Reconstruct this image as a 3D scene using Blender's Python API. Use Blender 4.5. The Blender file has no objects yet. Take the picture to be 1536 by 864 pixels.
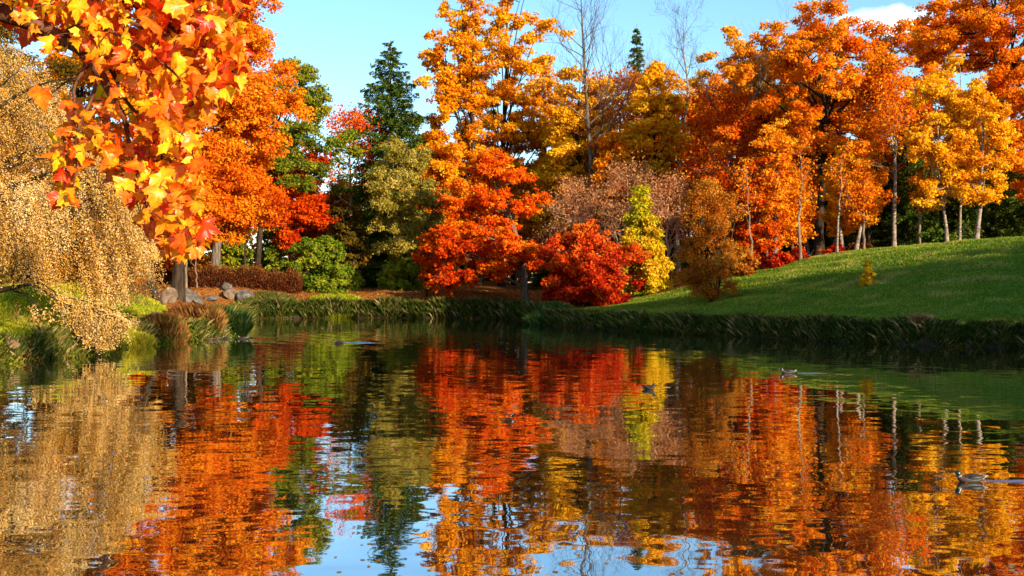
import bpy, math, random
import numpy as np
from mathutils import Vector

# ------------------------------------------------------------------ frame
F, CX, HY, EYE = 1575.0, 768.0, 428.0, 3.0
def wx(px, Y): return (px - CX) * Y / F
def wz(py, Y): return EYE - (py - HY) * Y / F

sc = bpy.context.scene
col = sc.collection
AZ, EL = math.radians(40), math.radians(14.5)          # the sun: to the right, behind the camera, low
SUN = Vector((math.sin(AZ) * math.cos(EL), -math.cos(AZ) * math.cos(EL), math.sin(EL)))

# ------------------------------------------------------------------ materials
def new_mat(name):
    m = bpy.data.materials.new(name); m.use_nodes = True
    nt = m.node_tree; nt.nodes.clear()
    return m, nt, nt.nodes, nt.links
def ramp(n, stops):
    r = n.new('ShaderNodeValToRGB'); e = r.color_ramp.elements
    while len(e) > 1: e.remove(e[-1])
    e[0].position = stops[0][0]; e[0].color = (*stops[0][1], 1)
    for p, c in stops[1:]:
        q = e.new(p); q.color = (*c, 1)
    return r
def leaf_mat(name, stops, trans=0.3, gloss=0.0, tr_gain=1.0):
    m, nt, n, l = new_mat(name)
    a = n.new('ShaderNodeAttribute'); a.attribute_name = 'tint'
    r = ramp(n, stops); l.new(a.outputs['Fac'], r.inputs[0])
    d = n.new('ShaderNodeBsdfDiffuse'); l.new(r.outputs[0], d.inputs[0])
    t = n.new('ShaderNodeBsdfTranslucent')
    hs = n.new('ShaderNodeHueSaturation'); hs.inputs['Saturation'].default_value = 1.05; hs.inputs['Value'].default_value = tr_gain
    l.new(r.outputs[0], hs.inputs['Color']); l.new(hs.outputs[0], t.inputs[0])
    x = n.new('ShaderNodeMixShader'); x.inputs[0].default_value = trans
    l.new(d.outputs[0], x.inputs[1]); l.new(t.outputs[0], x.inputs[2])
    last = x
    if gloss:
        g = n.new('ShaderNodeBsdfGlossy'); g.inputs['Roughness'].default_value = 0.38
        y = n.new('ShaderNodeMixShader'); y.inputs[0].default_value = gloss
        l.new(x.outputs[0], y.inputs[1]); l.new(g.outputs[0], y.inputs[2]); last = y
    o = n.new('ShaderNodeOutputMaterial'); l.new(last.outputs[0], o.inputs[0])
    return m
def mottle(m, amount, scale):
    nt = m.node_tree; n = nt.nodes; l = nt.links; a = next(q for q in n if q.type == 'ATTRIBUTE'); r = next(q for q in n if q.type == 'VALTORGB')
    tc = n.new('ShaderNodeTexCoord'); nz = n.new('ShaderNodeTexNoise'); nz.inputs['Scale'].default_value = scale; nz.inputs['Detail'].default_value = 4
    k = n.new('ShaderNodeMath'); k.operation = 'MULTIPLY_ADD'; k.inputs[1].default_value = amount; k.inputs[2].default_value = -amount * .5
    d = n.new('ShaderNodeMath'); d.operation = 'ADD'; l.new(tc.outputs['Object'], nz.inputs[0]); l.new(nz.outputs[0], k.inputs[0]); l.new(k.outputs[0], d.inputs[0]); l.new(a.outputs['Fac'], d.inputs[1]); l.new(d.outputs[0], r.inputs[0])
def bark_mat(name, c1, c2, scale=(3, 3, .6), spots=None):
    m, nt, n, l = new_mat(name)
    tc = n.new('ShaderNodeTexCoord'); mp = n.new('ShaderNodeMapping'); mp.inputs['Scale'].default_value = scale
    l.new(tc.outputs['Object'], mp.inputs[0])
    nz = n.new('ShaderNodeTexNoise'); nz.inputs['Scale'].default_value = 2.0; nz.inputs['Detail'].default_value = 5
    l.new(mp.outputs[0], nz.inputs['Vector'])
    r = ramp(n, [(.32, c1), (.68, c2)] if not spots else [(.36, spots), (.44, c1), (.7, c2)])
    l.new(nz.outputs[0], r.inputs[0])
    d = n.new('ShaderNodeBsdfDiffuse'); l.new(r.outputs[0], d.inputs[0])
    b = n.new('ShaderNodeBump'); b.inputs['Strength'].default_value = .6; b.inputs['Distance'].default_value = .05
    l.new(nz.outputs[0], b.inputs['Height']); l.new(b.outputs[0], d.inputs['Normal'])
    o = n.new('ShaderNodeOutputMaterial'); l.new(d.outputs[0], o.inputs[0])
    return m
def plain_mat(name, c, rough=.6, noise=.25, scale=20):
    m, nt, n, l = new_mat(name)
    p = n.new('ShaderNodeBsdfPrincipled'); p.inputs['Roughness'].default_value = rough
    tc = n.new('ShaderNodeTexCoord'); nz = n.new('ShaderNodeTexNoise'); nz.inputs['Scale'].default_value = scale; nz.inputs['Detail'].default_value = 4
    l.new(tc.outputs['Object'], nz.inputs['Vector'])
    r = ramp(n, [(.3, tuple(v * (1 - noise) for v in c)), (.7, tuple(min(1, v * (1 + noise)) for v in c))])
    l.new(nz.outputs[0], r.inputs[0]); l.new(r.outputs[0], p.inputs['Base Color'])
    o = n.new('ShaderNodeOutputMaterial'); l.new(p.outputs[0], o.inputs[0])
    return m

PAL = {
 'orange':  [(0, (.46, .045, .004)), (.3, (.70, .13, .006)), (.6, (.80, .25, .010)), (1, (.84, .44, .02))],
 'redor':   [(0, (.34, .015, .004)), (.35, (.64, .055, .004)), (.7, (.78, .15, .006)), (1, (.82, .34, .015))],
 'gold':    [(0, (.50, .11, .005)), (.3, (.72, .23, .007)), (.65, (.84, .38, .010)), (1, (.88, .56, .025))],
 'yellow':  [(0, (.45, .22, .010)), (.4, (.70, .38, .012)), (.75, (.80, .52, .02)), (1, (.80, .62, .05))],
 'ygreen':  [(0, (.20, .22, .012)), (.4, (.42, .40, .015)), (.7, (.72, .50, .02)), (1, (.80, .48, .02))],
 'red':     [(0, (.16, .006, .004)), (.4, (.40, .014, .006)), (.75, (.62, .045, .008)), (1, (.70, .16, .015))],
 'rust':    [(0, (.20, .04, .008)), (.4, (.40, .10, .010)), (.7, (.56, .19, .016)), (1, (.62, .32, .04))],
 'pink':    [(0, (.32, .10, .03)), (.5, (.54, .22, .08)), (1, (.66, .36, .15))],
 'green':   [(0, (.035, .07, .008)), (.4, (.09, .14, .012)), (.75, (.20, .22, .015)), (1, (.38, .30, .02))],
 'bush':    [(0, (.045, .09, .010)), (.4, (.12, .19, .014)), (.75, (.27, .30, .018)), (1, (.48, .36, .02))],
 'olive':   [(0, (.13, .11, .015)), (.4, (.28, .22, .030)), (.75, (.44, .33, .05)), (1, (.58, .44, .10))],
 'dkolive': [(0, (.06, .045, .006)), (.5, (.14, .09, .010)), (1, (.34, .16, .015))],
 'willow':  [(0, (.34, .14, .012)), (.35, (.62, .31, .04)), (.7, (.80, .50, .15)), (1, (.90, .68, .34))],
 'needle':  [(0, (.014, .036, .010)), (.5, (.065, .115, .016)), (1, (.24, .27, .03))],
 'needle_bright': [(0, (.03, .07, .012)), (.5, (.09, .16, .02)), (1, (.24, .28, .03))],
 'hedge':   [(0, (.05, .012, .006)), (.5, (.14, .035, .012)), (1, (.28, .12, .03))],
 'grass':   [(0, (.065, .11, .008)), (.45, (.17, .27, .022)), (.8, (.32, .37, .035)), (1, (.50, .38, .12))],
 'grassl':  [(0, (.06, .12, .010)), (.35, (.22, .28, .014)), (.7, (.48, .46, .02)), (1, (.62, .50, .06))],
 'bank':    [(0, (.015, .03, .006)), (.4, (.05, .08, .012)), (.7, (.12, .13, .02)), (.88, (.22, .15, .04)), (1, (.40, .28, .12))],
 'sedge':   [(0, (.12, .03, .012)), (.5, (.26, .085, .03)), (.8, (.16, .16, .02)), (1, (.42, .20, .06))],
 'reed':    [(0, (.02, .055, .012)), (.5, (.06, .13, .022)), (.85, (.14, .20, .04)), (1, (.34, .30, .12))],
 'straw':   [(0, (.30, .16, .05)), (.5, (.50, .30, .12)), (1, (.62, .42, .22))],
 'litter':  [(0, (.16, .05, .015)), (.4, (.40, .12, .02)), (.8, (.60, .28, .05)), (1, (.60, .42, .22))],
}
MAT = {k: leaf_mat('leaves_' + k, v, .45) for k, v in PAL.items()}
MAT['near_leaf'] = leaf_mat('maple_leaf', [(0, (.62, .02, .004)), (.3, (.80, .075, .005)), (.55, (.86, .22, .008)), (.75, (.90, .42, .010)), (1, (.92, .58, .02))], .45, .025, 1.0)
mottle(MAT['near_leaf'], .75, 22)
BARK = {
 'dark':  bark_mat('bark_dark', (.015, .010, .007), (.058, .040, .027)),
 'grey':  bark_mat('bark_grey', (.05, .038, .028), (.17, .13, .095)),
 'pale':  bark_mat('bark_pale', (.09, .065, .045), (.24, .17, .12)),
 'birch': bark_mat('bark_birch', (.17, .13, .10), (.36, .28, .215), (2, 2, 5), (.06, .045, .035)),
 'russet': bark_mat('bark_russet', (.26, .13, .08), (.52, .31, .20)),
 'near':  bark_mat('bark_near', (.06, .02, .012), (.16, .07, .04), (8, 8, 3)),
}

# ------------------------------------------------------------------ mesh builder
class MB:
    def __init__(s): s.v = []; s.f = []; s.t = []; s.m = []; s.n = 0
    def add(s, v, f, tint=0.5, mi=0):
        v = np.asarray(v, np.float32); f = np.asarray(f, np.int64)
        if len(f) == 0: return
        s.v.append(v); s.f.append(f + s.n); s.n += len(v)
        s.t.append(np.full(len(f), tint, np.float32) if np.isscalar(tint) else np.asarray(tint, np.float32))
        s.m.append(np.full(len(f), mi, np.int32) if np.isscalar(mi) else np.asarray(mi, np.int32))
    def mesh(s, name, mats, smooth=False):
        me = bpy.data.meshes.new(name)
        V = np.concatenate(s.v)
        me.vertices.add(len(V)); me.vertices.foreach_set('co', V.ravel())
        loops = np.concatenate([f.ravel() for f in s.f]).astype(np.int32)
        tot = np.concatenate([np.full(len(f), f.shape[1], np.int32) for f in s.f])
        start = np.concatenate([[0], np.cumsum(tot)[:-1]]).astype(np.int32)
        me.loops.add(len(loops)); me.loops.foreach_set('vertex_index', loops)
        me.polygons.add(len(tot)); me.polygons.foreach_set('loop_start', start)
        me.polygons.foreach_set('loop_total', tot)
        for m in mats: me.materials.append(m)
        me.polygons.foreach_set('material_index', np.concatenate(s.m))
        me.polygons.foreach_set('use_smooth', np.full(len(tot), smooth, bool))
        at = me.attributes.new('tint', 'FLOAT', 'FACE'); at.data.foreach_set('value', np.concatenate(s.t))
        me.update(calc_edges=True)
        return me
    def build(s, name, mats, parent=None, smooth=False, loc=None):
        if not s.v: return None
        o = bpy.data.objects.new(name, s.mesh(name, mats if isinstance(mats, list) else [mats], smooth))
        col.objects.link(o)
        if parent: o.parent = parent
        if loc is not None: o.location = loc
        return o

def tag(o, label=None, cat=None, group=None, kind=None):
    if label: o['label'] = label
    if cat: o['category'] = cat
    if group: o['group'] = group
    if kind: o['kind'] = kind
    return o
def empty(name, loc, label, cat, group=None):
    o = bpy.data.objects.new(name, None); o.empty_display_size = .3
    o.location = loc; col.objects.link(o)
    return tag(o, label, cat, group)

def unit(a): return a / np.maximum(np.linalg.norm(a, axis=-1, keepdims=True), 1e-9)
def tube(mb, P, R, sides=5, tint=.5, mi=0, cap=True):
    P = np.asarray(P, float); R = np.asarray(R, float); n = len(P)
    T = np.gradient(P, axis=0); T = unit(T)
    ref = np.array([0, 0, 1.]) if abs(T[:, 2]).mean() < .8 else np.array([0, 1., 0])
    A = unit(np.cross(T, ref)); B = np.cross(T, A)
    th = np.linspace(0, 2 * math.pi, sides, endpoint=False)
    ring = (P[:, None] + R[:, None, None] * (np.cos(th)[None, :, None] * A[:, None] + np.sin(th)[None, :, None] * B[:, None])).reshape(-1, 3)
    i = np.arange(n - 1)[:, None] * sides; j = np.arange(sides)[None]; k = (j + 1) % sides
    q = np.stack([i + j, i + k, i + sides + k, i + sides + j], -1).reshape(-1, 4)
    mb.add(ring, q, tint, mi)
def bez(a, b, c, n=6):
    t = np.linspace(0, 1, n)[:, None]
    return (1 - t) ** 2 * a + 2 * t * (1 - t) * b + t * t * c

def leaf_cards(mb, pos, nrm, size, rng, tint, aspect=.62, mi=0, tang=None):
    n = len(pos)
    nrm = unit(nrm)
    t = rng.normal(size=(n, 3)) if tang is None else tang
    t = unit(t - nrm * (t * nrm).sum(1, keepdims=True))
    b = np.cross(nrm, t)
    L = (size * rng.uniform(.65, 1.3, n))[:, None]; W = L * aspect
    v = np.stack([pos - t * L * .5, pos + b * W * .5 - t * L * .05, pos + t * L * .5, pos - b * W * .5 - t * L * .05], 1).reshape(-1, 3)
    mb.add(v, np.arange(n * 4).reshape(-1, 4), np.clip(tint, 0.01, .99), mi)

# ------------------------------------------------------------------ the lie of the land
POND = np.array([(-46, 6), (-20, 5), (-6, 4.2), (0, 4.5), (8, 4.6), (12, 6), (16, 14), (20, 24), (24, 34), (26, 44),
 (24.5, 50.3), (20, 52.5), (15.8, 57.6), (9.7, 65.6), (3.9, 75), (1.6, 83), (1.2, 90), (-1, 94), (-6, 96), (-13, 96.5), (-20, 95.5),
 (-23.9, 94), (-22.7, 91), (-19.4, 76), (-17.6, 66), (-16.3, 60), (-17.3, 56), (-18.5, 53.5), (-18.9, 50), (-18.2, 44.2), (-19, 42), (-19.6, 40),
 (-24, 37), (-34, 33), (-46, 24)], float)
def pond_dist(x, y):
    """signed distance to the shoreline, positive on land"""
    x = np.asarray(x, float); y = np.asarray(y, float)
    best = np.full(x.shape, 1e9); inside = np.zeros(x.shape, bool)
    n = len(POND)
    for i in range(n):
        ax, ay = POND[i]; bx, by = POND[(i + 1) % n]
        dx, dy = bx - ax, by - ay
        t = np.clip(((x - ax) * dx + (y - ay) * dy) / (dx * dx + dy * dy), 0, 1)
        best = np.minimum(best, np.hypot(x - ax - t * dx, y - ay - t * dy))
        c = ((ay > y) != (by > y)) & (x < (bx - ax) * (y - ay) / (by - ay + 1e-12) + ax)
        inside ^= c
    return np.where(inside, -best, best)
def ss(a, b, x):
    t = np.clip((x - a) / (b - a), 0, 1); return t * t * (3 - 2 * t)
def ground(x, y, d=None):
    x = np.asarray(x, float); y = np.asarray(y, float)
    if d is None: d = pond_dist(x, y)
    dd = d + .15 * np.sin(x * 1.3 + .7 * np.sin(y * .9)) * np.sin(y * 1.1 + x * .3) + .12 * np.sin(3.1 * x + 1.7 * y)
    dl = np.maximum(dd, 0)
    kl = .15 + .30 * ss(50, 62, y)
    left = .60 + np.minimum(.10 * np.minimum(dl, 2.2) + kl * np.maximum(dl - 2.2, 0), 2.2) + .012 * np.clip(dl - 8, 0, 40)
    far = .85 + .28 * np.minimum(dl, 5.5) + .03 * np.clip(dl - 5.5, 0, 60)
    near = 1.0 + .06 * np.minimum(dl, 20)
    Hc = np.interp(x, [-6, 0, 4, 10, 19, 28, 36, 45, 60, 90], [1.5, 1.9, 2.3, 3.2, 4.5, 5.6, 6.15, 6.4, 6.7, 7.0])
    hill = .72 + (Hc - .62) * (.55 * ss(-2, 22, dl) + .45 * np.clip(dl / 22, 0, 1)) - .62 * 0
    up = left + (far - left) * np.maximum(ss(-27, -19, x), ss(118, 150, y)) * ss(60, 92, y)
    wr = ss(-4, 5, x) * ss(8, 40, y)
    up = up + (hill - up) * wr
    up = up + (near - up) * (1 - ss(6, 26, y))
    und = .07 * np.sin(x * .45 + 1.1 * np.sin(y * .31)) + .05 * np.sin(y * .7 + x * .22) + .03 * np.sin(x * 1.7 + y * .9)
    up = up + und * ss(.5, 5, dl)
    lip = ss(-.35, .55, dd)
    bed = -.35 + np.clip(dd, -6, 0) * .12
    return bed + (up - bed) * lip
def g1(x, y): return float(ground(np.array([x]), np.array([y]))[0])

def axis(segs):
    out = []
    for a, b, s in segs: out += list(np.arange(a, b, s))
    out.append(segs[-1][1]); return np.array(out)
xs = axis([(-1600, -200, 200), (-200, -60, 10), (-60, 60, .7), (60, 200, 10), (200, 1600, 200)])
ys = axis([(-900, -100, 200), (-100, -10, 10), (-10, 125, .7), (125, 250, 8), (250, 2600, 250)])
GX, GY = np.meshgrid(xs, ys)
D = pond_dist(GX, GY); GZ = ground(GX, GY, D)
nx, ny = len(xs), len(ys)
mb = MB()
i = np.arange(ny - 1)[:, None] * nx; j = np.arange(nx - 1)[None]
mb.add(np.stack([GX.ravel(), GY.ravel(), GZ.ravel()], 1), np.stack([i + j, i + j + 1, i + nx + j + 1, i + nx + j], -1).reshape(-1, 4))
def litter_w(x, y, d):
    wob = 1.6 * np.sin(x * .5) + 1.1 * np.sin(x * 1.3 + y * .4)
    far = ss(95.5, 100, y + .4 * wob + np.maximum(0, x) * .0) * (1 - ss(3, 9, x))
    back = ss(84, 92, y + wob + .12 * np.clip(x - 10, 0, 50)) * ss(2, 8, x)
    left = ss(61, 68, y + .6 * wob) * (1 - ss(-14, -10, x)) * .85
    return np.clip(np.maximum.reduce([far, back, left]), 0, 1)
def gmat():
    m, nt, n, l = new_mat('ground_soil_and_turf')
    tc = n.new('ShaderNodeTexCoord')
    def noise(s, det=5, dist=0):
        z = n.new('ShaderNodeTexNoise'); z.inputs['Scale'].default_value = s; z.inputs['Detail'].default_value = det; z.inputs['Distortion'].default_value = dist
        l.new(tc.outputs['Object'], z.inputs['Vector']); return z
    def attr(a):
        z = n.new('ShaderNodeAttribute'); z.attribute_name = a; return z.outputs['Fac']
    def mix(f, a, b):
        z = n.new('ShaderNodeMix'); z.data_type = 'RGBA'
        l.new(f, z.inputs[0]); l.new(a, z.inputs[6]); l.new(b, z.inputs[7]); return z.outputs[2]
    n1, n2, n3 = noise(.35, 6, .4), noise(3.0, 5), noise(9, 4)
    g = ramp(n, [(.3, (.05, .085, .010)), (.5, (.10, .18, .016)), (.6, (.19, .19, .04)), (.7, (.22, .15, .08))])
    ad = n.new('ShaderNodeMath'); ad.operation = 'MULTIPLY_ADD'; ad.inputs[1].default_value = .5
    l.new(n2.outputs[0], ad.inputs[0]); 
    hf = n.new('ShaderNodeMath'); hf.operation = 'MULTIPLY'; hf.inputs[1].default_value = .5; l.new(n1.outputs[0], hf.inputs[0])
    l.new(hf.outputs[0], ad.inputs[2]); l.new(ad.outputs[0], g.inputs[0])
    gl = ramp(n, [(.3, (.07, .13, .012)), (.5, (.20, .26, .016)), (.62, (.34, .33, .02)), (.75, (.46, .38, .05))]); l.new(ad.outputs[0], gl.inputs[0])
    lt = ramp(n, [(.3, (.07, .03, .012)), (.5, (.24, .08, .02)), (.62, (.42, .17, .03)), (.75, (.50, .30, .10))]); l.new(n3.outputs[0], lt.inputs[0])
    md = ramp(n, [(.3, (.018, .014, .008)), (.7, (.06, .042, .022))]); l.new(n2.outputs[0], md.inputs[0])
    c = mix(attr('lawn'), g.outputs[0], gl.outputs[0])
    # the litter border breaks up along noise
    th = n.new('ShaderNodeMath'); th.operation = 'ADD'; l.new(attr('litter'), th.inputs[0])
    sb = n.new('ShaderNodeMath'); sb.operation = 'MULTIPLY_ADD'; sb.inputs[1].default_value = .9; sb.inputs[2].default_value = -.45; l.new(n2.outputs[0], sb.inputs[0]); l.new(sb.outputs[0], th.inputs[1])
    rm = ramp(n, [(.35, (0, 0, 0)), (.6, (1, 1, 1))]); l.new(th.outputs[0], rm.inputs[0])
    c = mix(rm.outputs[0], c, lt.outputs[0]); c = mix(attr('mud'), c, md.outputs[0])
    p = n.new('ShaderNodeBsdfDiffuse'); l.new(c, p.inputs[0])
    b = n.new('ShaderNodeBump'); b.inputs['Strength'].default_value = 1; b.inputs['Distance'].default_value = .3
    l.new(n2.outputs[0], b.inputs['Height']); l.new(b.outputs[0], p.inputs['Normal'])
    o = n.new('ShaderNodeOutputMaterial'); l.new(p.outputs[0], o.inputs[0]); return m
go = mb.build('ground', gmat(), smooth=True)
tag(go, kind='structure')
def pattr(o, name, a):
    at = o.data.attributes.new(name, 'FLOAT', 'POINT'); at.data.foreach_set('value', a.ravel().astype(np.float32))
pattr(go, 'litter', litter_w(GX, GY, D)); pattr(go, 'mud', 1 - ss(.1, 1.0, D)); pattr(go, 'lawn', (1 - ss(-16, -12, GX)) * ss(20, 30, GY))

# water
def wmat():
    m, nt, n, l = new_mat('pond_water')
    tc = n.new('ShaderNodeTexCoord')
    def slope(scale, sx, sy, det, amp):
        mp = n.new('ShaderNodeMapping'); mp.inputs['Scale'].default_value = (sx, sy, 1); mp.inputs['Rotation'].default_value = (0, 0, .12)
        l.new(tc.outputs['Object'], mp.inputs[0])
        z = n.new('ShaderNodeTexNoise'); z.inputs['Scale'].default_value = scale; z.inputs['Detail'].default_value = det; z.inputs['Roughness'].default_value = .45
        l.new(mp.outputs[0], z.inputs['Vector'])
        s = n.new('ShaderNodeVectorMath'); s.operation = 'SUBTRACT'; s.inputs[1].default_value = (.5, .5, .5); l.new(z.outputs['Color'], s.inputs[0])
        k = n.new('ShaderNodeVectorMath'); k.operation = 'MULTIPLY'; k.inputs[1].default_value = (amp * .6, amp, 0); l.new(s.outputs[0], k.inputs[0])
        return k.outputs[0]
    a = slope(1.5, .8, 1.3, 1.5, .046); b = slope(5.0, .45, 1.3, 2, .052); c = slope(.22, 1, 1, 1, .014)
    # ruffled bands and calm patches
    mp = n.new('ShaderNodeMapping'); mp.inputs['Scale'].default_value = (.5, 1.1, 1); mp.inputs['Location'].default_value = (3.1, .6, 0); l.new(tc.outputs['Object'], mp.inputs[0])
    z = n.new('ShaderNodeTexNoise'); z.inputs['Scale'].default_value = .14; z.inputs['Detail'].default_value = 2; l.new(mp.outputs[0], z.inputs['Vector'])
    rr = ramp(n, [(.40, (.12, .12, .12)), (.62, (1, 1, 1))]); l.new(z.outputs[0], rr.inputs[0])
    bb = n.new('ShaderNodeVectorMath'); bb.operation = 'MULTIPLY'; l.new(b, bb.inputs[0]); l.new(rr.outputs[0], bb.inputs[1])
    s1 = n.new('ShaderNodeVectorMath'); s1.operation = 'ADD'; l.new(a, s1.inputs[0]); l.new(bb.outputs[0], s1.inputs[1])
    s2 = n.new('ShaderNodeVectorMath'); s2.operation = 'ADD'; l.new(s1.outputs[0], s2.inputs[0]); l.new(c, s2.inputs[1])
    ge = n.new('ShaderNodeNewGeometry')
    s3 = n.new('ShaderNodeVectorMath'); s3.operation = 'ADD'; l.new(s2.outputs[0], s3.inputs[0]); l.new(ge.outputs['Normal'], s3.inputs[1])
    nn = n.new('ShaderNodeVectorMath'); nn.operation = 'NORMALIZE'; l.new(s3.outputs[0], nn.inputs[0])
    fr = n.new('ShaderNodeFresnel'); fr.inputs['IOR'].default_value = 1.33; l.new(nn.outputs[0], fr.inputs['Normal'])
    pw = n.new('ShaderNodeMath'); pw.operation = 'POWER'; pw.inputs[1].default_value = .28; l.new(fr.outputs[0], pw.inputs[0])
    g = n.new('ShaderNodeBsdfGlossy'); g.inputs['Roughness'].default_value = .015; g.inputs['Color'].default_value = (.96, .96, .96, 1); l.new(nn.outputs[0], g.inputs['Normal'])
    d = n.new('ShaderNodeBsdfDiffuse'); d.inputs['Color'].default_value = (.016, .016, .006, 1)
    x = n.new('ShaderNodeMixShader'); l.new(pw.outputs[0], x.inputs[0]); l.new(d.outputs[0], x.inputs[1]); l.new(g.outputs[0], x.inputs[2])
    o = n.new('ShaderNodeOutputMaterial'); l.new(x.outputs[0], o.inputs[0]); return m
WATER = wmat()
mb = MB(); mb.add([(-70, 0, 0), (45, 0, 0), (45, 104, 0), (-70, 104, 0)], [[0, 1, 2, 3]])
tag(mb.build('water', WATER), kind='structure')

# ------------------------------------------------------------------ trees
PROF = {
 'round':  ([0, .1, .3, .5, .7, .9, 1], [.45, .75, .98, 1, .85, .5, .12]),
 'maple':  ([0, .08, .25, .45, .6, .75, .9, 1], [.55, .9, 1, .86, .66, .5, .36, .12]),
 'tall':   ([0, .1, .3, .5, .7, .9, 1], [.5, .8, 1, .95, .8, .5, .12]),
 'spread': ([0, .1, .3, .55, .8, .92, 1], [.4, .75, .95, 1, .9, .6, .2]),
 'column': ([0, .1, .3, .5, .7, .9, 1], [.7, .95, 1, .85, .55, .25, .04]),
 'cone':   ([0, .1, .3, .5, .7, .9, 1], [.75, 1, .85, .62, .4, .16, .02]),
 'bush':   ([0, .1, .3, .5, .7, .9, 1], [.9, 1, .97, .86, .66, .36, .1]),
 'vase':   ([0, .1, .3, .5, .7, .9, 1], [.15, .35, .7, .9, 1, .75, .25]),
}
def lumps(rng):
    k = rng.integers(2, 6, 5); ph = rng.uniform(0, 6.28, 5); hh = rng.uniform(2, 9, 5); a = rng.uniform(.07, .19, 5)
    return lambda th, h: 1 + sum(a[i] * np.sin(k[i] * th + hh[i] * h + ph[i]) for i in range(5))
def make_tree(name, label, px, Y, crown, pal, prof='round', r0=.22, bark='dark', seed=1, ncl=70, dens=1.0, leaf=None,
              lean=0.0, cat='tree', group=None, tint=(.5, .22), flat=.6, depth=.85, stems=1, limb_r=.4, cl_r=None, trunk_top=.86,
              holes=0.0, limb_n=11, side=0.0, tintz=.12, clear=None, zfix=None, inner=.5, wander=.25, bark_limb=None):
    rng = np.random.default_rng(seed)
    x0 = wx(px, Y); z0 = g1(x0, Y) if zfix is None else zfix
    l_, t_, r_, b_ = crown
    a = (r_ - l_) * .5 * Y / F; xc = wx((l_ + r_) / 2, Y) - x0
    zb, zt = wz(b_, Y) - z0, wz(t_, Y) - z0
    H = zt - zb
    root = empty(name, (x0, Y, z0), label, cat, group)
    ncl = max(6, int(ncl * .56))
    rc = cl_r or .17 * min(2 * a, H * 1.1)
    lf = leaf or .0027 * Y
    hp, rp = PROF[prof]; lum = lumps(rng)
    # clump centres within the crown's outline, more of them near its surface
    h = rng.uniform(0, 1, ncl * 6); w = np.interp(h, hp, rp)
    keep = rng.uniform(0, 1, len(h)) < w ** 1.3
    h = h[keep][:ncl]; n = len(h)
    th = rng.uniform(0, 2 * math.pi, n)
    rad = np.interp(h, hp, rp) * rng.uniform(0, 1, n) ** inner * lum(th, h)
    C = np.stack([xc + rad * np.cos(th) * max(a - rc * .6, a * .35), rad * np.sin(th) * max(a - rc * .6, a * .35) * depth,
                  zb + rc * .3 + h * max(H - rc * .75, H * .6)], 1)
    if side: C[:, 0] += side * a * (1 - h) ** 2
    if clear: 
        k = ~((C[:, 0] > clear[0]) & (C[:, 0] < clear[1]) & (C[:, 2] < clear[2])); C, h = C[k], h[k]; n = len(h)
    # each big mass of foliage is itself a spray of smaller clumps with gaps between
    M, hM = C, h; K = 9
    dM = unit(rng.normal(size=(n, K, 3))) * (rng.uniform(0, 1, (n, K, 1)) ** .45) * (rc * rng.uniform(.75, 1.3, n))[:, None, None] * np.array([1, 1, .62])
    sub = (M[:, None] + dM).reshape(-1, 3); own = np.repeat(np.arange(n), K); rcs = rc * .46 * rng.uniform(.5, 1.5, n * K)
    hS = h[own]
    # trunk(s)
    tk = MB(); br = MB()
    top = zb + H * trunk_top
    limb_pts = []
    for s in range(stems):
        off = (s - (stems - 1) / 2)
        N = 9; u = np.linspace(0, 1, N)
        px_ = off * (.12 * stems ** .5 * r0 * 6 + u * a * .55) + xc * u ** 1.4 + lean * np.sin(u * math.pi) + rng.normal(0, .03 * H * wander, N) * np.sin(u * math.pi)
        py_ = (rng.normal(0, .3) if stems > 1 else 0) * u * a * .5 + rng.normal(0, .02 * H * wander, N) * np.sin(u * math.pi)
        P = np.stack([px_, py_, -.25 + u * (top + .25)], 1)
        R = r0 * (1 - u) ** .8 + .02; R[0] *= 1.45; 
        if N > 1: R[1] *= 1.05
        tube(tk, P, R, 8)
        limb_pts.append((P, R))
    # limbs
    if n:
        order = np.argsort(rng.uniform(size=n))[:limb_n]
        nodes = []; nrad = []
        for P, R in limb_pts:
            m = P[:, 2] > zb * .75
            for p, r in zip(P[m], R[m]): nodes.append(p); nrad.append(r)
        for o in order:
            P, R = limb_pts[rng.integers(len(limb_pts))]
            e = C[o]; zs = np.clip(zb * .8 + (e[2] - zb) * rng.uniform(.35, .7), .25, top * .96)
            s = np.array([np.interp(zs, P[:, 2], P[:, 0]), np.interp(zs, P[:, 2], P[:, 1]), zs])
            rs = np.interp(zs, P[:, 2], R) * limb_r * 1.1 + .012
            mid = (s + e) / 2 + np.array([0, 0, .12 * np.linalg.norm(e - s)]) + rng.normal(0, .09, 3) * np.linalg.norm(e - s)
            Q = bez(s, mid, e, 8); RR = rs * (1 - np.linspace(0, 1, 8)) ** .8 + .012
            tube(br, Q, RR, 5)
            for q, r in zip(Q[2:], RR[2:]): nodes.append(q); nrad.append(r)
        nodes = np.array(nodes); nrad = np.array(nrad)
        for e in C:
            dv = e - nodes; dist = np.linalg.norm(dv, axis=1) + 2.0 * np.maximum(0, -dv[:, 2])
            b = int(np.argmin(dist)); s = nodes[b]
            if np.linalg.norm(e - s) < .05: continue
            mid = (s + e) / 2 + rng.normal(0, .12, 3) * np.linalg.norm(e - s)
            r1 = min(nrad[b] * .75, .07) + .006
            tube(br, bez(s, mid, e, 5), r1 * (1 - np.linspace(0, 1, 5)) ** .7 + .008, 4)
        for q, e in zip(own, sub):
            c0 = M[q]; tube(br, bez(c0, (c0 + e) / 2 + rng.normal(0, .1, 3) * rc, e, 3), np.array([.026, .018, .008]), 3)
    tk.build('trunk', BARK[bark], root, True)
    br.build('limbs', BARK[bark_limb or bark], root, True)
    # foliage
    cr = MB()
    area = math.pi * rcs ** 2
    cnt = np.maximum(3, (area * 2.5 * dens / (lf * lf * .40) * .62)).astype(int)
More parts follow.
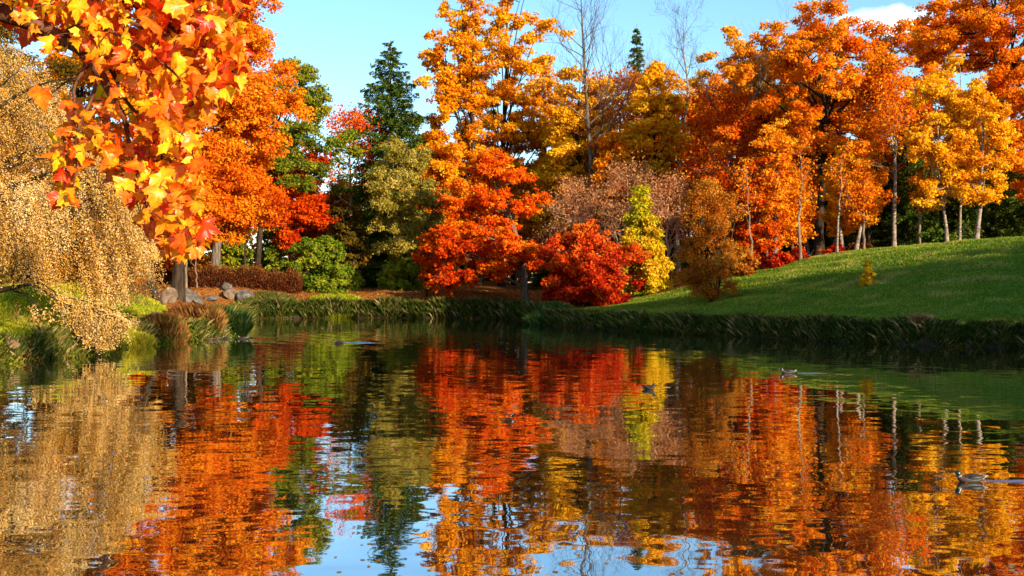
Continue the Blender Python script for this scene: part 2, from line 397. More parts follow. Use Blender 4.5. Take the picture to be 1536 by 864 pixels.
    ct = tint[0] + (rng.normal(0, tint[1] * .55, n) + tintz * (hM - .5))[own] + rng.normal(0, tint[1] * .35, n * K)
    idx = np.repeat(np.arange(n * K), cnt)
    d = unit(rng.normal(size=(len(idx), 3))); rr = rng.uniform(0, 1, len(idx)) ** .55
    pos = sub[idx] + d * (rr * rcs[idx])[:, None] * np.array([1, 1, flat])
    nr = d * .55 + np.array([.12, -.12, .5]) + rng.normal(0, .55, (len(idx), 3))
    leaf_cards(cr, pos, nr, lf * rng.uniform(.75, 1.25, len(idx)), rng, ct[idx] + rng.normal(0, tint[1] * .7, len(idx)))
    # stray leaves on the twigs between the clumps
    ns = int(len(idx) * .10); k = rng.integers(0, n * K, ns); u_ = rng.uniform(0, 1.15, (ns, 1))
    e = M[own[k]] + (sub[k] - M[own[k]]) * u_ + rng.normal(0, .12, (ns, 3)) * rc
    leaf_cards(cr, e, rng.normal(size=(ns, 3)) + np.array([0, 0, .5]), lf, rng, tint[0] + rng.normal(0, tint[1], ns))
    cr.build('crown', MAT[pal], root)
    return root

def make_spruce(name, label, px, Y, top, halfw_px, base_py=None, pal='needle', seed=1, cat='conifer', group=None, skirt=.06, dens=1.0, gap=1.0, r0=.22):
    rng = np.random.default_rng(seed)
    x0 = wx(px, Y); z0 = g1(x0, Y); Ht = wz(top, Y) - z0; hw = halfw_px * Y / F
    root = empty(name, (x0, Y, z0), label, cat, group)
    tk = MB(); tube(tk, [(0, 0, -.2), (0.02, 0, Ht * .3), (0, 0.02, Ht * .7), (0, 0, Ht)], [r0 * 1.2, r0, r0 * .5, .02], 7); tk.build('trunk', BARK['dark'], root, True)
    br = MB(); cr = MB()
    z = Ht * skirt; lf = .0038 * Y
    while z < Ht * .985:
        u = z / Ht; L0 = hw * (1 - u) ** .62 * (1 - .25 * max(0, .18 - u) / .18)
        nb = max(5, int(12 - 5 * u))
        ph = rng.uniform(0, 6.28)
        for b in range(nb):
            th = ph + b * 6.283 / nb + rng.normal(0, .2); L = L0 * rng.uniform(.5, 1.25) + .15
            rise = rng.uniform(.0, .25) * (u - .35); dr = np.array([math.cos(th), math.sin(th), 0])
            s = np.array([0, 0, z + rng.normal(0, .2)])
            mid = s + dr * L * .55 + np.array([0, 0, -.20 * L + rise * L]); e = s + dr * L + np.array([0, 0, -.16 * L * rng.uniform(.4, 1.6) + rise * L])
            Q = bez(s, mid, e, 6); tube(br, Q, np.linspace(.05, .01, 6) * (1 - .6 * u), 3)
            n = int(max(8, L * L * 7 + L * 20) * dens)
            t = rng.uniform(.12, 1.02, n) ** .8
            c = np.stack([np.interp(t, np.linspace(0, 1, 6), Q[:, k]) for k in range(3)], 1)
            sdir = np.array([-dr[1], dr[0], 0]); wsp = rng.normal(0, .13, n) * L * (1.1 - t)
            pos = c + sdir * wsp[:, None] + np.stack([np.zeros(n), np.zeros(n), -np.abs(rng.normal(0, .2, n)) * (.5 + .3 * L) ], 1)
            tang = dr * .8 + sdir * np.sign(wsp)[:, None] * .7 + np.array([0, 0, -.6]) + rng.normal(0, .3, (n, 3))
            nr = np.array([0, 0, 1.]) + rng.normal(0, .55, (n, 3)) + dr * .2
            leaf_cards(cr, pos, nr, lf, rng, .45 + rng.normal(0, .2, n) + .25 * (t - .5), .34, tang=tang)
        z += gap * (.42 + .014 * Ht) * (1 - .45 * u) * rng.uniform(.8, 1.2)
    br.build('limbs', BARK['dark'], root); cr.build('crown', MAT[pal], root)
    return root

def grow(mb, rng, p, d, L, r, depth, up=.25, spread=.75, kids=(3, 5), ends=None, sides=4):
    n = 5 if depth > 1 else 3
    P = [p]; dd = d.copy()
    for k in range(n):
        dd = unit(dd + rng.normal(0, .13, 3) + np.array([0, 0, up * .12])); P.append(P[-1] + dd * L / n)
    P = np.array(P); R = r * np.linspace(1, .35, n + 1)
    tube(mb, P, np.maximum(R, .006), max(3, sides))
    if depth == 0:
        if ends is not None: ends.append(P[-1]); ends.append(P[len(P) // 2])
        return
    for k in range(rng.integers(*kids) + 1):
        t = rng.uniform(.3, 1.0) if k else 1.0
        q = np.array([np.interp(t * n, np.arange(n + 1), P[:, c]) for c in range(3)])
        nd = unit(dd + rng.normal(0, spread * .62, 3) + np.array([0, 0, up * .5]))
        grow(mb, rng, q, nd, L * rng.uniform(.5, .8), r * (.6 if k else .7) * (1.1 - .45 * t), depth - 1, up, spread, kids, ends, sides - 1)

def make_bare(name, label, px, Y, top, path, r0, bark='pale', seed=1, twig_depth=3, branches=14, blen=.2, start=.45, leaves=None, group=None, cat='tree', up=.35, spread=.75, forks=(), leaf_q=1.0):
    """path: offsets in px of the trunk at equal heights, base to top"""
    rng = np.random.default_rng(seed)
    x0 = wx(px, Y); z0 = g1(x0, Y); Ht = wz(top, Y) - z0
    root = empty(name, (x0, Y, z0), label, cat, group)
    s = Y / F; n = len(path); u = np.linspace(0, 1, 14)
    X = np.interp(u, np.linspace(0, 1, n), np.array(path) * s) + rng.normal(0, .06, 14) * np.sin(u * 3.14)
    P = np.stack([X, rng.normal(0, .08, 14) * u, -.2 + u * (Ht + .2)], 1); R = r0 * (1 - u) ** .75 + .018; R[0] *= 1.3
    tk = MB(); tube(tk, P, R, 8)
    br = MB(); ends = []
    for k in range(branches):
        t = start + (1 - start) * ((k + rng.uniform(0, .8)) / branches) ** .85; t = min(t, .98)
        q = np.array([np.interp(t, u, P[:, c]) for c in range(3)]); r = np.interp(t, u, R) * .5
        th = rng.uniform(0, 6.28); d = unit(np.array([math.cos(th), math.sin(th) * .8, rng.uniform(.35, 1.0)]))
        grow(br, rng, q, d, Ht * blen * (1.15 - .7 * t) * rng.uniform(.7, 1.25), r, twig_depth, up, spread, (2, 4), ends)
    for (t, dx, dz, rf) in forks:       # big forked limbs: from fraction t up to an offset in px
        q = np.array([np.interp(t, u, P[:, c]) for c in range(3)])
        e = np.array([dx * s, rng.normal(0, .8), dz * s]); e[2] = q[2] + dz * s; e[0] = q[0] + dx * s
        Q = bez(q, (q + e) / 2 + np.array([dx * s * .12, 0, -dz * s * .12]), e, 9); RR = np.linspace(rf, .03, 9)
        tube(tk, Q, RR, 6)
        for w in range(3, 9):
            for _ in range(2):
                d = unit(unit(e - q) + rng.normal(0, .5, 3) + np.array([0, 0, .3])); grow(br, rng, Q[w], d, np.linalg.norm(e - q) * .28, RR[w] * .5, 2, up, spread, (2, 4), ends)
    tk.build('trunk', BARK[bark], root, True); br.build('limbs', BARK['grey' if bark == 'birch' else bark], root)
    if leaves:
        pal, num, sig, lf = leaves
        E = np.array(ends); E = E[E[:, 2] < np.quantile(E[:, 2], leaf_q)]; k = rng.integers(0, len(E), num); pos = E[k] + rng.normal(0, sig, (num, 3))
        ct = rng.normal(0, .15, len(E))
        cr = MB(); leaf_cards(cr, pos, rng.normal(size=(num, 3)) + np.array([0, 0, .4]), lf, rng, .5 + ct[k] + rng.normal(0, .2, num)); cr.build('crown', MAT[pal], root)
    return root

exec_trees = True
#@@TREES
W1 = 'trees of the far wood'
# --- left bank
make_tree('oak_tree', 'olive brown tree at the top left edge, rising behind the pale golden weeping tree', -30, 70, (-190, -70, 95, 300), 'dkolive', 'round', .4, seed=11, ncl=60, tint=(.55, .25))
make_tree('maple_tree', 'tall orange maple on the left bank with a dark trunk standing beside the boulders', 266, 74, (150, -70, 446, 356), 'orange', 'spread', .40, 'dark', seed=12, ncl=240, dens=1.0, tint=(.5, .2), cl_r=1.7, leaf=.21, limb_n=16)
make_tree('maple_tree', 'red orange maple with the thick pale knotted trunk behind the brown hedge', 322, 104, (262, 95, 440, 352), 'redor', 'round', .50, 'grey', seed=13, ncl=90, tint=(.5, .2), cl_r=1.7)
make_tree('oak_tree', 'green leaved tree turning yellow, slim dark trunk, its crown against the blue sky', 388, 105, (356, 86, 520, 290), 'green', 'round', .30, seed=14, ncl=120, tint=(.68, .22), cl_r=1.35, lean=-.6, limb_n=14, inner=.42, dens=.85)
make_tree('maple_tree', 'crimson red maple under the green crowned tree, left of the green shrubs', 420, 107, (362, 200, 508, 370), 'redor', 'spread', .16, seed=15, ncl=95, tint=(.4, .2), cl_r=1.2, inner=.45, dens=.85)
make_tree('young_tree', 'thin dark sapling between the thick pale trunk and the green crowned tree', 367, 104, (345, 255, 392, 345), 'rust', 'round', .10, seed=16, ncl=14, tint=(.5, .2))
make_bare('young_tree', 'thin pale bare stem beside the shaded trunk of the tall left maple', 279, 100, 330, [0, 1, 0, 2], .12, 'pale', seed=17, branches=6, twig_depth=2, blen=.18)
make_bare('young_tree', 'short leaning pale stem just left of the thick knotted trunk', 296, 99, 370, [0, -2, -4, -6], .07, 'pale', seed=18, branches=4, twig_depth=1, blen=.15)
make_tree('dark_tree', 'leaning dark trunk left of the tall maple, next to the tan boulders', 240, 66, (150, 225, 270, 400), 'willow', 'round', .2, seed=19, ncl=40, tint=(.35, .2), lean=-.8, leaf=.13)
make_bare('russet_tree', 'thin crowned russet tree with twisted limbs against the sky, left of the tall spruce', 520, 118, 188, [0, 3, 8, 4, 6], .28, 'russet', seed=20, branches=16, blen=.26, start=.42, leaves=('redor', 5600, .4, .30), leaf_q=.9, spread=.95)
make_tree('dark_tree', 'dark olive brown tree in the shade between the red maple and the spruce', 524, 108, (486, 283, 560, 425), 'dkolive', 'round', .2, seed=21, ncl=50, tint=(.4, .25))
make_spruce('spruce_tree', 'tall dark green spruce with its pointed top alone against the blue sky', 586, 118, 60, 100, seed=22, r0=.3)
make_tree('silver_willow', 'pale olive beige willow with drooping twigs in front of the spruce', 612, 106, (545, 186, 676, 402), 'olive', 'tall', .26, 'grey', seed=23, ncl=120, tint=(.55, .22), cl_r=1.15, flat=.9, leaf=.22, dens=.95)
# --- centre
make_tree('linden_tree', 'big golden orange tree, left of the tall centre pair, with a dark forked trunk', 716, 122, (606, -40, 778, 400), 'gold', 'round', .36, seed=24, ncl=320, tint=(.48, .22), cl_r=1.25, limb_n=26, inner=.55, dens=.9, trunk_top=.93, limb_r=.32)
make_tree('linden_tree', 'yellow gold tree, right of the tall centre pair, with a straight dark stem', 752, 126, (672, -75, 858, 390), 'gold', 'spread', .36, seed=25, ncl=320, tint=(.66, .2), cl_r=1.25, limb_n=26, inner=.55, dens=.9, trunk_top=.93, limb_r=.32)
make_tree('maple_tree', 'wide red orange maple spreading over the far bank on one slanting trunk', 788, 97.5, (614, 222, 856, 438), 'redor', 'maple', .30, 'grey', seed=26, ncl=190, tintz=.35, tint=(.54, .24), cl_r=1.25, flat=.5, lean=.4, limb_n=18, side=-.12, dens=1.05, clear=(-2.2, 2.6, 3.2))
make_tree('oak_tree', 'orange tree filling the gap between the yellow gold tree and the tall bare one', 858, 117, (806, 72, 936, 345), 'gold', 'tall', .28, seed=27, ncl=130, tint=(.78, .2), cl_r=1.5)
make_bare('bare_tree', 'tall leafless tree with a long grey trunk and fine twigs against the sky', 892, 113, -25, [0, -2, -6, -8, -14, -18, -22], .30, 'grey', seed=28, branches=26, blen=.20, start=.42, twig_depth=3, forks=[(.40, 32, 150, .16)])
make_bare('russet_tree', 'sparse russet brown tree between the tall leafless tree and the small spruce top', 930, 118, 135, [0, -2, 0, 2], .24, 'russet', seed=29, branches=22, blen=.22, start=.35, leaves=('orange', 9000, .45, .30), leaf_q=.93)
make_spruce('spruce_tree', 'small dark spruce top poking above the orange trees right of the leafless trunk', 955, 138, 36, 34, seed=30)
make_tree('oak_tree', 'round orange tree just below the small spruce top', 978, 111, (932, 90, 1030, 270), 'gold', 'round', .24, seed=31, ncl=110, tint=(.72, .2), cl_r=1.3)
make_bare('bare_tree', 'leafless tree with a pale whitish trunk and a fan of twigs at its top', 1018, 112, 20, [0, -3, 2, 0, 10, 16, 6, 8], .24, 'birch', seed=32, branches=22, blen=.15, start=.62, twig_depth=3, forks=[(.68, -42, 42, .10)])
make_tree('oak_tree', 'golden orange tree with a broad top behind the forked pale branches', 1112, 124, (1034, 28, 1192, 300), 'gold', 'round', .3, seed=33, ncl=130, tint=(.45, .22), cl_r=1.5)
make_bare('forked_tree', 'forked tree with bare pale branches in a V and red leaves low down', 1098, 103, 175, [0, -2, -6, -10], .26, 'pale', seed=34, branches=18, blen=.24, start=.35, leaves=('redor', 9000, .6, .28), leaf_q=.62, forks=[(.97, -38, 70, .14), (.97, 22, 95, .13), (.9, 80, 130, .14)])
make_bare('twiggy_tree', 'pinkish brown twiggy tree with few leaves behind the dark red bush', 862, 102, 292, [0, 2, -1, 3], .16, 'russet', seed=35, branches=20, blen=.30, start=.18, leaves=('pink', 3200, .45, .22), spread=.95)
make_bare('twiggy_tree', 'pinkish brown twiggy tree behind the yellow green pointed tree', 940, 103, 268, [0, -2, 2, 1], .16, 'russet', seed=36, branches=21, blen=.30, start=.2, leaves=('pink', 3200, .45, .22), spread=.95)
make_bare('twiggy_tree', 'pinkish brown twiggy tree between the yellow green tree and the brown orange one', 1000, 101, 285, [0, 2, 1, 4], .15, 'russet', seed=37, branches=20, blen=.28, start=.2, leaves=('pink', 3200, .45, .22), spread=.95)
make_tree('shrub', 'dark red burning bush on the shore at the foot of the green hill', 884, 89, (798, 332, 972, 458), 'red', 'bush', .07, seed=38, ncl=230, tintz=.5, tint=(.7, .26), cl_r=.95, cat='shrub', stems=4, flat=.7, limb_n=20)  # tintz paints the sunlit orange top and darker red foot into the leaves
make_tree('young_tree', 'yellow green pointed young tree beside the dark red bush', 962, 91, (928, 266, 994, 446), 'ygreen', 'column', .10, seed=39, ncl=170, inner=.8, tint=(.5, .25), cl_r=.78, flat=.8)
make_tree('young_tree', 'bright yellow low young tree right against the yellow green pointed one', 984, 90, (946, 318, 1012, 446), 'ygreen', 'cone', .08, seed=40, ncl=140, inner=.8, tint=(.82, .16), cl_r=.7, flat=.8)
make_tree('young_tree', 'loose brown orange tree with several thin stems standing on the grass slope', 1070, 74, (1008, 266, 1118, 452), 'rust', 'round', .06, seed=41, ncl=120, tint=(.66, .2), cl_r=.8, stems=4, flat=.9, dens=.5, leaf=.12, limb_n=24, limb_r=.6)
# --- right wood
make_tree('oak_tree', 'great orange oak with a thick dark trunk on the crest of the hill', 1228, 96, (1104, -4, 1372, 262), 'orange', 'spread', .42, 'dark', seed=42, ncl=210, tint=(.58, .2), cl_r=1.25, lean=.25, limb_n=22, inner=.45, dens=.95, trunk_top=.8, limb_r=.55, bark_limb='dark')
SL = [  # px, Y, crown, pal, r0, bark, tint, label
 (1098, 88, (1050, 190, 1138, 392), 'redor', .22, 'dark', .45, 'dark double looking trunk wrapped in red leaves right of the brown orange tree'),
 (1143, 86, (1096, 235, 1180, 392), 'redor', .15, 'pale', .38, 'slim tree with low red leaves between the red wrapped trunk and the bark patched one'),
 (1162, 85, (1122, 175, 1208, 372), 'orange', .22, 'pale', .5, 'orange tree with a straight tan patchy trunk left of the great oak'),
 (1192, 87, (1156, 235, 1220, 366), 'orange', .14, 'pale', .55, 'thin orange tree with a kinked pale stem beside the great oak, on its left'),
 (1206, 101, (1168, 120, 1250, 330), 'redor', .15, 'dark', .6, 'thin dark stemmed red orange tree half hidden left of the great oak'),
 (1213, 106, (1180, 195, 1232, 350), 'gold', .12, 'birch', .5, 'white stemmed thin tree leaning close behind the great oak'),
 (1248, 90, (1240, 225, 1284, 356), 'gold', .12, 'birch', .45, 'first thin white stem to the right of the great oak, with golden leaves'),
 (1266, 86, (1244, 185, 1302, 335), 'gold', .15, 'birch', .5, 'slanting pale birch right of the great oak with a bluish foot'),
 (1283, 85, (1262, 190, 1318, 345), 'orange', .14, 'birch', .5, 'white birch stem curving left at its foot near the dark spruces'),
 (1303, 96, (1270, 110, 1345, 330), 'orange', .16, 'dark', .45, 'orange tree with a dark thin trunk in front of the dark spruces'),
]
for k, (px, Y, cr, pal, r0, bk, tn, lb) in enumerate(SL):
    make_tree('birch_tree' if bk == 'birch' else 'slender_tree', lb, px, Y, cr, pal, 'tall', r0, bk, seed=60 + k, ncl=60, tint=(tn + .14, .2), cl_r=1.15, group=W1, dens=.62, inner=.75, lean=[.2, -.3, .15, -.35, .2, -.5, .4, -.6, .5, .2][k], flat=.55)
make_bare('birch_tree', 'pale birch with a Y shaped fork and thin leaves in front of the dark spruces', 1341, 93, 118, [0, 0, 1, 3, -2, 6], .20, 'birch', seed=71, branches=16, blen=.2, start=.4, leaves=('orange', 5500, .6, .26), forks=[(.55, -14, 60, .09)])
TH = [(1128, 84, 250, 'pale', 'thin pale stem leaning left beside the brown orange young tree', [0, -2, -5, -9]), (1150, 85, 228, 'pale', 'thin tan stem rising through red leaves left of the patchy trunk', [0, 1, -1, 2]),
      (1201, 84, 222, 'pale', 'kinked pale stem close to the left side of the great oak', [0, -2, 2, -1]),
      (1256, 84, 232, 'birch', 'thin white stem leaning right just beyond the great oak', [0, 1, 4, 6]), (1296, 84, 250, 'pale', 'thin bare stem in front of the dark spruces', [0, -1, 1, -3]),
      (1378, 84, 268, 'pale', 'thin bare stem left of the golden aspen trio', [0, 2, 1, 3]), ]
for k, (px, Y, tp, bk, lb, pth) in enumerate(TH):
    make_bare('slender_tree', lb, px, Y, tp, pth, .085 + .02 * (k % 3), bk, seed=500 + k, branches=9, blen=.13, start=.4, twig_depth=2, leaves=('orange', 500, .3, .22), group='thin stems at the front of the right hand wood')
AS = [(1421, 82, (1352, 92, 1452, 318), 'left stem of the golden aspen trio on the hilltop, the one with the lowest branches', 14),
      (1439, 84, (1390, 70, 1490, 300), 'middle and thinnest stem of the golden aspen trio on the hilltop', 15),
      (1464, 81, (1420, 96, 1528, 305), 'right stem of the golden aspen trio, white barked and leaning right as it rises', 16)]
for k, (px, Y, cr, lb, sd) in enumerate(AS):
    make_tree('aspen_tree', lb, px, Y, cr, 'gold', 'tall', [.12, .10, .16][k], 'birch', seed=80 + sd, ncl=70, tint=(.72, .2), cl_r=.95, inner=.4, group='golden aspens on the hilltop', dens=.9, lean=[-.2, .1, .35][k])
make_tree('maple_tree', 'huge orange tree filling the top right corner behind the golden aspens', 1490, 98, (1345, -120, 1640, 235), 'orange', 'spread', .4, seed=90, ncl=210, tint=(.48, .2), cl_r=1.5, limb_n=22, inner=.5)
make_tree('maple_tree', 'deep orange tree on the skyline between the great oak and the huge corner tree', 1395, 112, (1352, -10, 1450, 160), 'orange', 'vase', .22, seed=91, ncl=60, tint=(.35, .18), cl_r=1.2, dens=.8)
make_tree('maple_tree', 'orange branch tree at the right edge hanging in front of the dark spruces', 1560, 86, (1492, 110, 1640, 300), 'orange', 'spread', .26, seed=92, ncl=60, tint=(.5, .2), cl_r=1.1)
make_tree('oak_tree', 'golden orange tree above the birches between the great oak and the dark spruces', 1322, 106, (1268, 40, 1392, 290), 'orange', 'round', .26, seed=93, ncl=80, tint=(.6, .2), cl_r=1.4)
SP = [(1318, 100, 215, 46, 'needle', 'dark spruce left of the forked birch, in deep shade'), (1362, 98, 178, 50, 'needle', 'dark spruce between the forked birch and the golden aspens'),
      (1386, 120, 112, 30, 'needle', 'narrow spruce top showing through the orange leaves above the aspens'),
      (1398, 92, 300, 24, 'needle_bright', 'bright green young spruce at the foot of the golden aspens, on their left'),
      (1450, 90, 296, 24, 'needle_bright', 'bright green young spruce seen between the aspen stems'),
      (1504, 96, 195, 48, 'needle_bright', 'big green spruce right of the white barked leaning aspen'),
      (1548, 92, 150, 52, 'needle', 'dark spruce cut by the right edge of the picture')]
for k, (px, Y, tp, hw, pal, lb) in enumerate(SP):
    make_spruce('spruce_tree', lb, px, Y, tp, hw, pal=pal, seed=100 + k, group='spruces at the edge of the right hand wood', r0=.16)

FILL = [(118, 84, (40, -30, 215, 330), 'gold', .3, .3, 'dull gold tree behind the weeping tree, mostly hidden by the near maple bough'),
        (905, 130, (850, 112, 962, 330), 'yellow', .25, .5, 'yellow gold tree far behind the tall leafless grey trunk'),
        (1003, 120, (950, 118, 1062, 330), 'orange', .25, .72, 'orange tree far behind the pale trunked leafless tree'),
        (1062, 118, (1016, 92, 1112, 300), 'orange', .25, .62, 'light orange tree left behind the forked pale branches'),
        (835, 118, (790, 190, 886, 360), 'yellow', .22, .45, 'low yellow gold tree behind the right side of the wide maple'),
        (925, 112, (880, 190, 985, 330), 'orange', .2, .7, 'low light orange tree behind the pinkish twiggy trees'),
        (1232, 116, (1128, 22, 1326, 250), 'orange', .3, .5, 'orange tree directly behind the great oak, filling the gaps between its limbs'),
        (1165, 118, (1090, 60, 1235, 260), 'orange', .25, .62, 'golden orange tree behind the left half of the great oak'),
        (818, 128, (752, 95, 880, 350), 'gold', .25, .5, 'dull gold tree just right of the feet of the tall centre pair, behind them'),
        (455, 128, (418, 262, 500, 372), 'orange', .18, .45, 'orange tree far behind the crimson maple'),
        (510, 132, (476, 258, 552, 390), 'rust', .18, .5, 'rust coloured tree far behind the dark olive brown one'),
        (392, 120, (345, 215, 432, 350), 'orange', .2, .55, 'orange tree behind the trunk of the green crowned tree'),
        (660, 120, (610, 195, 706, 345), 'orange', .2, .6, 'bright orange low tree between the pale willow and the tall centre pair')]
for k, (px, Y, cr, pal, r0, tn, lb) in enumerate(FILL):
    make_tree('oak_tree', lb, px, Y, cr, pal, 'round', r0, seed=400 + k, ncl=110, tint=(tn, .22), cl_r=1.35, group='golden and orange trees filling the back of the wood')
# --- shrubs and hedge
make_tree('shrub', 'large rounded green shrub at the end of the brown hedge', 492, 106, (412, 352, 560, 452), 'bush', 'bush', .08, seed=110, ncl=120, tint=(.55, .22), cl_r=1.1, cat='shrub', stems=4, flat=.7)
make_tree('shrub', 'yellow green shrub right of the large green one, under the dark spruce', 606, 105, (556, 382, 656, 452), 'bush', 'bush', .07, seed=111, ncl=80, tint=(.68, .22), cl_r=.9, cat='shrub', stems=4, flat=.7)
make_tree('shrub', 'olive green undergrowth shrub behind the brown hedge left of the slim dark trunk', 352, 108, (322, 322, 388, 428), 'bush', 'bush', .06, seed=112, ncl=50, tint=(.7, .25), cl_r=.95, cat='shrub', stems=3, dens=.8)
make_tree('shrub', 'green and orange shrub between the slim dark trunk and the large green shrub', 420, 108, (392, 355, 452, 436), 'bush', 'bush', .06, seed=113, ncl=45, tint=(.5, .3), cl_r=.9, cat='shrub', stems=3, dens=.8)
make_tree('shrub', 'little orange red shrub between the yellow green shrub and the wide maple', 640, 100, (622, 388, 662, 420), 'redor', 'bush', .04, seed=114, ncl=22, tint=(.6, .2), cl_r=.55, cat='shrub', stems=2)
make_tree('shrub', 'olive green low shrub hiding the foot of the slim dark trunk behind the hedge', 400, 112, (368, 338, 436, 430), 'bush', 'bush', .06, seed=115, ncl=60, tint=(.4, .25), cl_r=1.0, cat='shrub', stems=3)
make_tree('shrub', 'rusty shrub behind the weeping tree, above the top of the left lawn', 62, 96, (4, 350, 128, 446), 'rust', 'bush', .06, seed=116, ncl=90, tint=(.5, .25), cl_r=1.1, cat='shrub', stems=3)
make_tree('shrub', 'dark olive shrub behind the long low branch at the left edge', -20, 92, (-80, 345, 30, 446), 'dkolive', 'bush', .06, seed=117, ncl=90, tint=(.5, .25), cl_r=1.1, cat='shrub', stems=3)
make_tree('shrub', 'orange shrub between the weeping tree and the leaning dark trunk', 165, 98, (112, 362, 218, 444), 'orange', 'bush', .06, seed=118, ncl=80, tint=(.5, .25), cl_r=1.0, cat='shrub', stems=3)
UG = [(1122, 84, (1090, 374, 1150, 420), 'rust', 'rusty low shrub where the brown orange tree meets the wood edge'), (1166, 84, (1138, 374, 1196, 408), 'red', 'low red shrub below the tan patchy trunk'),
      (1206, 85, (1178, 370, 1232, 400), 'red', 'low red shrub at the left foot of the great oak'), (1252, 86, (1226, 366, 1280, 390), 'red', 'low dark red shrub at the right foot of the great oak'),
      (1290, 88, (1268, 358, 1318, 384), 'hedge', 'low brown shrub at the foot of the dark spruces'), (1405, 84, (1372, 342, 1440, 372), 'needle_bright', 'low bright green undergrowth left of the aspen trio')]
for k, (px, Y, cr, pal, lb) in enumerate(UG):
    make_tree('shrub', lb, px, Y, cr, pal, 'bush', .04, seed=120 + k, ncl=45, tint=(.55, .25), cl_r=.55, cat='shrub', stems=3, group='low shrubs along the hill crest', flat=.7)
# the sapling on the open slope
sp = make_tree('sapling', 'small orange sapling with a yellow tip alone on the open green slope', 1300, 67, (1281, 388, 1321, 452), 'yellow', 'cone', .035, seed=131, ncl=150, inner=.9, tint=(.45, .3), tintz=.9, cl_r=.22, cat='sapling', flat=.9, dens=1.8, leaf=.11, limb_n=6)

def hedge():
    rng = np.random.default_rng(140); Y = 101
    x0, x1 = wx(262, Y), wx(452, Y); xm = (x0 + x1) / 2; z0 = g1(xm, Y)
    root = empty('hedge', (xm, Y, z0), 'long low brown hedge with a ragged top across the left of the far bank', 'hedge')
    n = 26000; X = rng.uniform(x0, x1, n); dy = rng.uniform(-.9, .9, n); hh = 1.7 + .2 * np.sin(X * 1.7) + .16 * np.sin(X * 4.1 + 1) + .12 * np.sin(X * 9)
    z = rng.uniform(0, 1, n) ** .75 * hh + rng.normal(0, .17, n); gz = ground(X, np.full(n, Y) + dy)
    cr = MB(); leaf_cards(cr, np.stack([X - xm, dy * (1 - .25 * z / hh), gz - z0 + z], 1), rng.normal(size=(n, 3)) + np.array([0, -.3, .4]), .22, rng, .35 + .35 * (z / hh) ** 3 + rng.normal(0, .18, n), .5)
    st = MB()
    for k in range(160):
        xx = rng.uniform(x0, x1); yy = Y + rng.normal(0, .4); g = g1(xx, yy); p = np.array([xx - xm, yy - Y, g - z0])
        tube(st, [p, p + [rng.normal(0, .1), 0, .8], p + [rng.normal(0, .3), rng.normal(0, .2), 1.75]], [.03, .02, .008], 3)
    st.build('stems', BARK['dark'], root); cr.build('foliage', MAT['hedge'], root)
hedge()

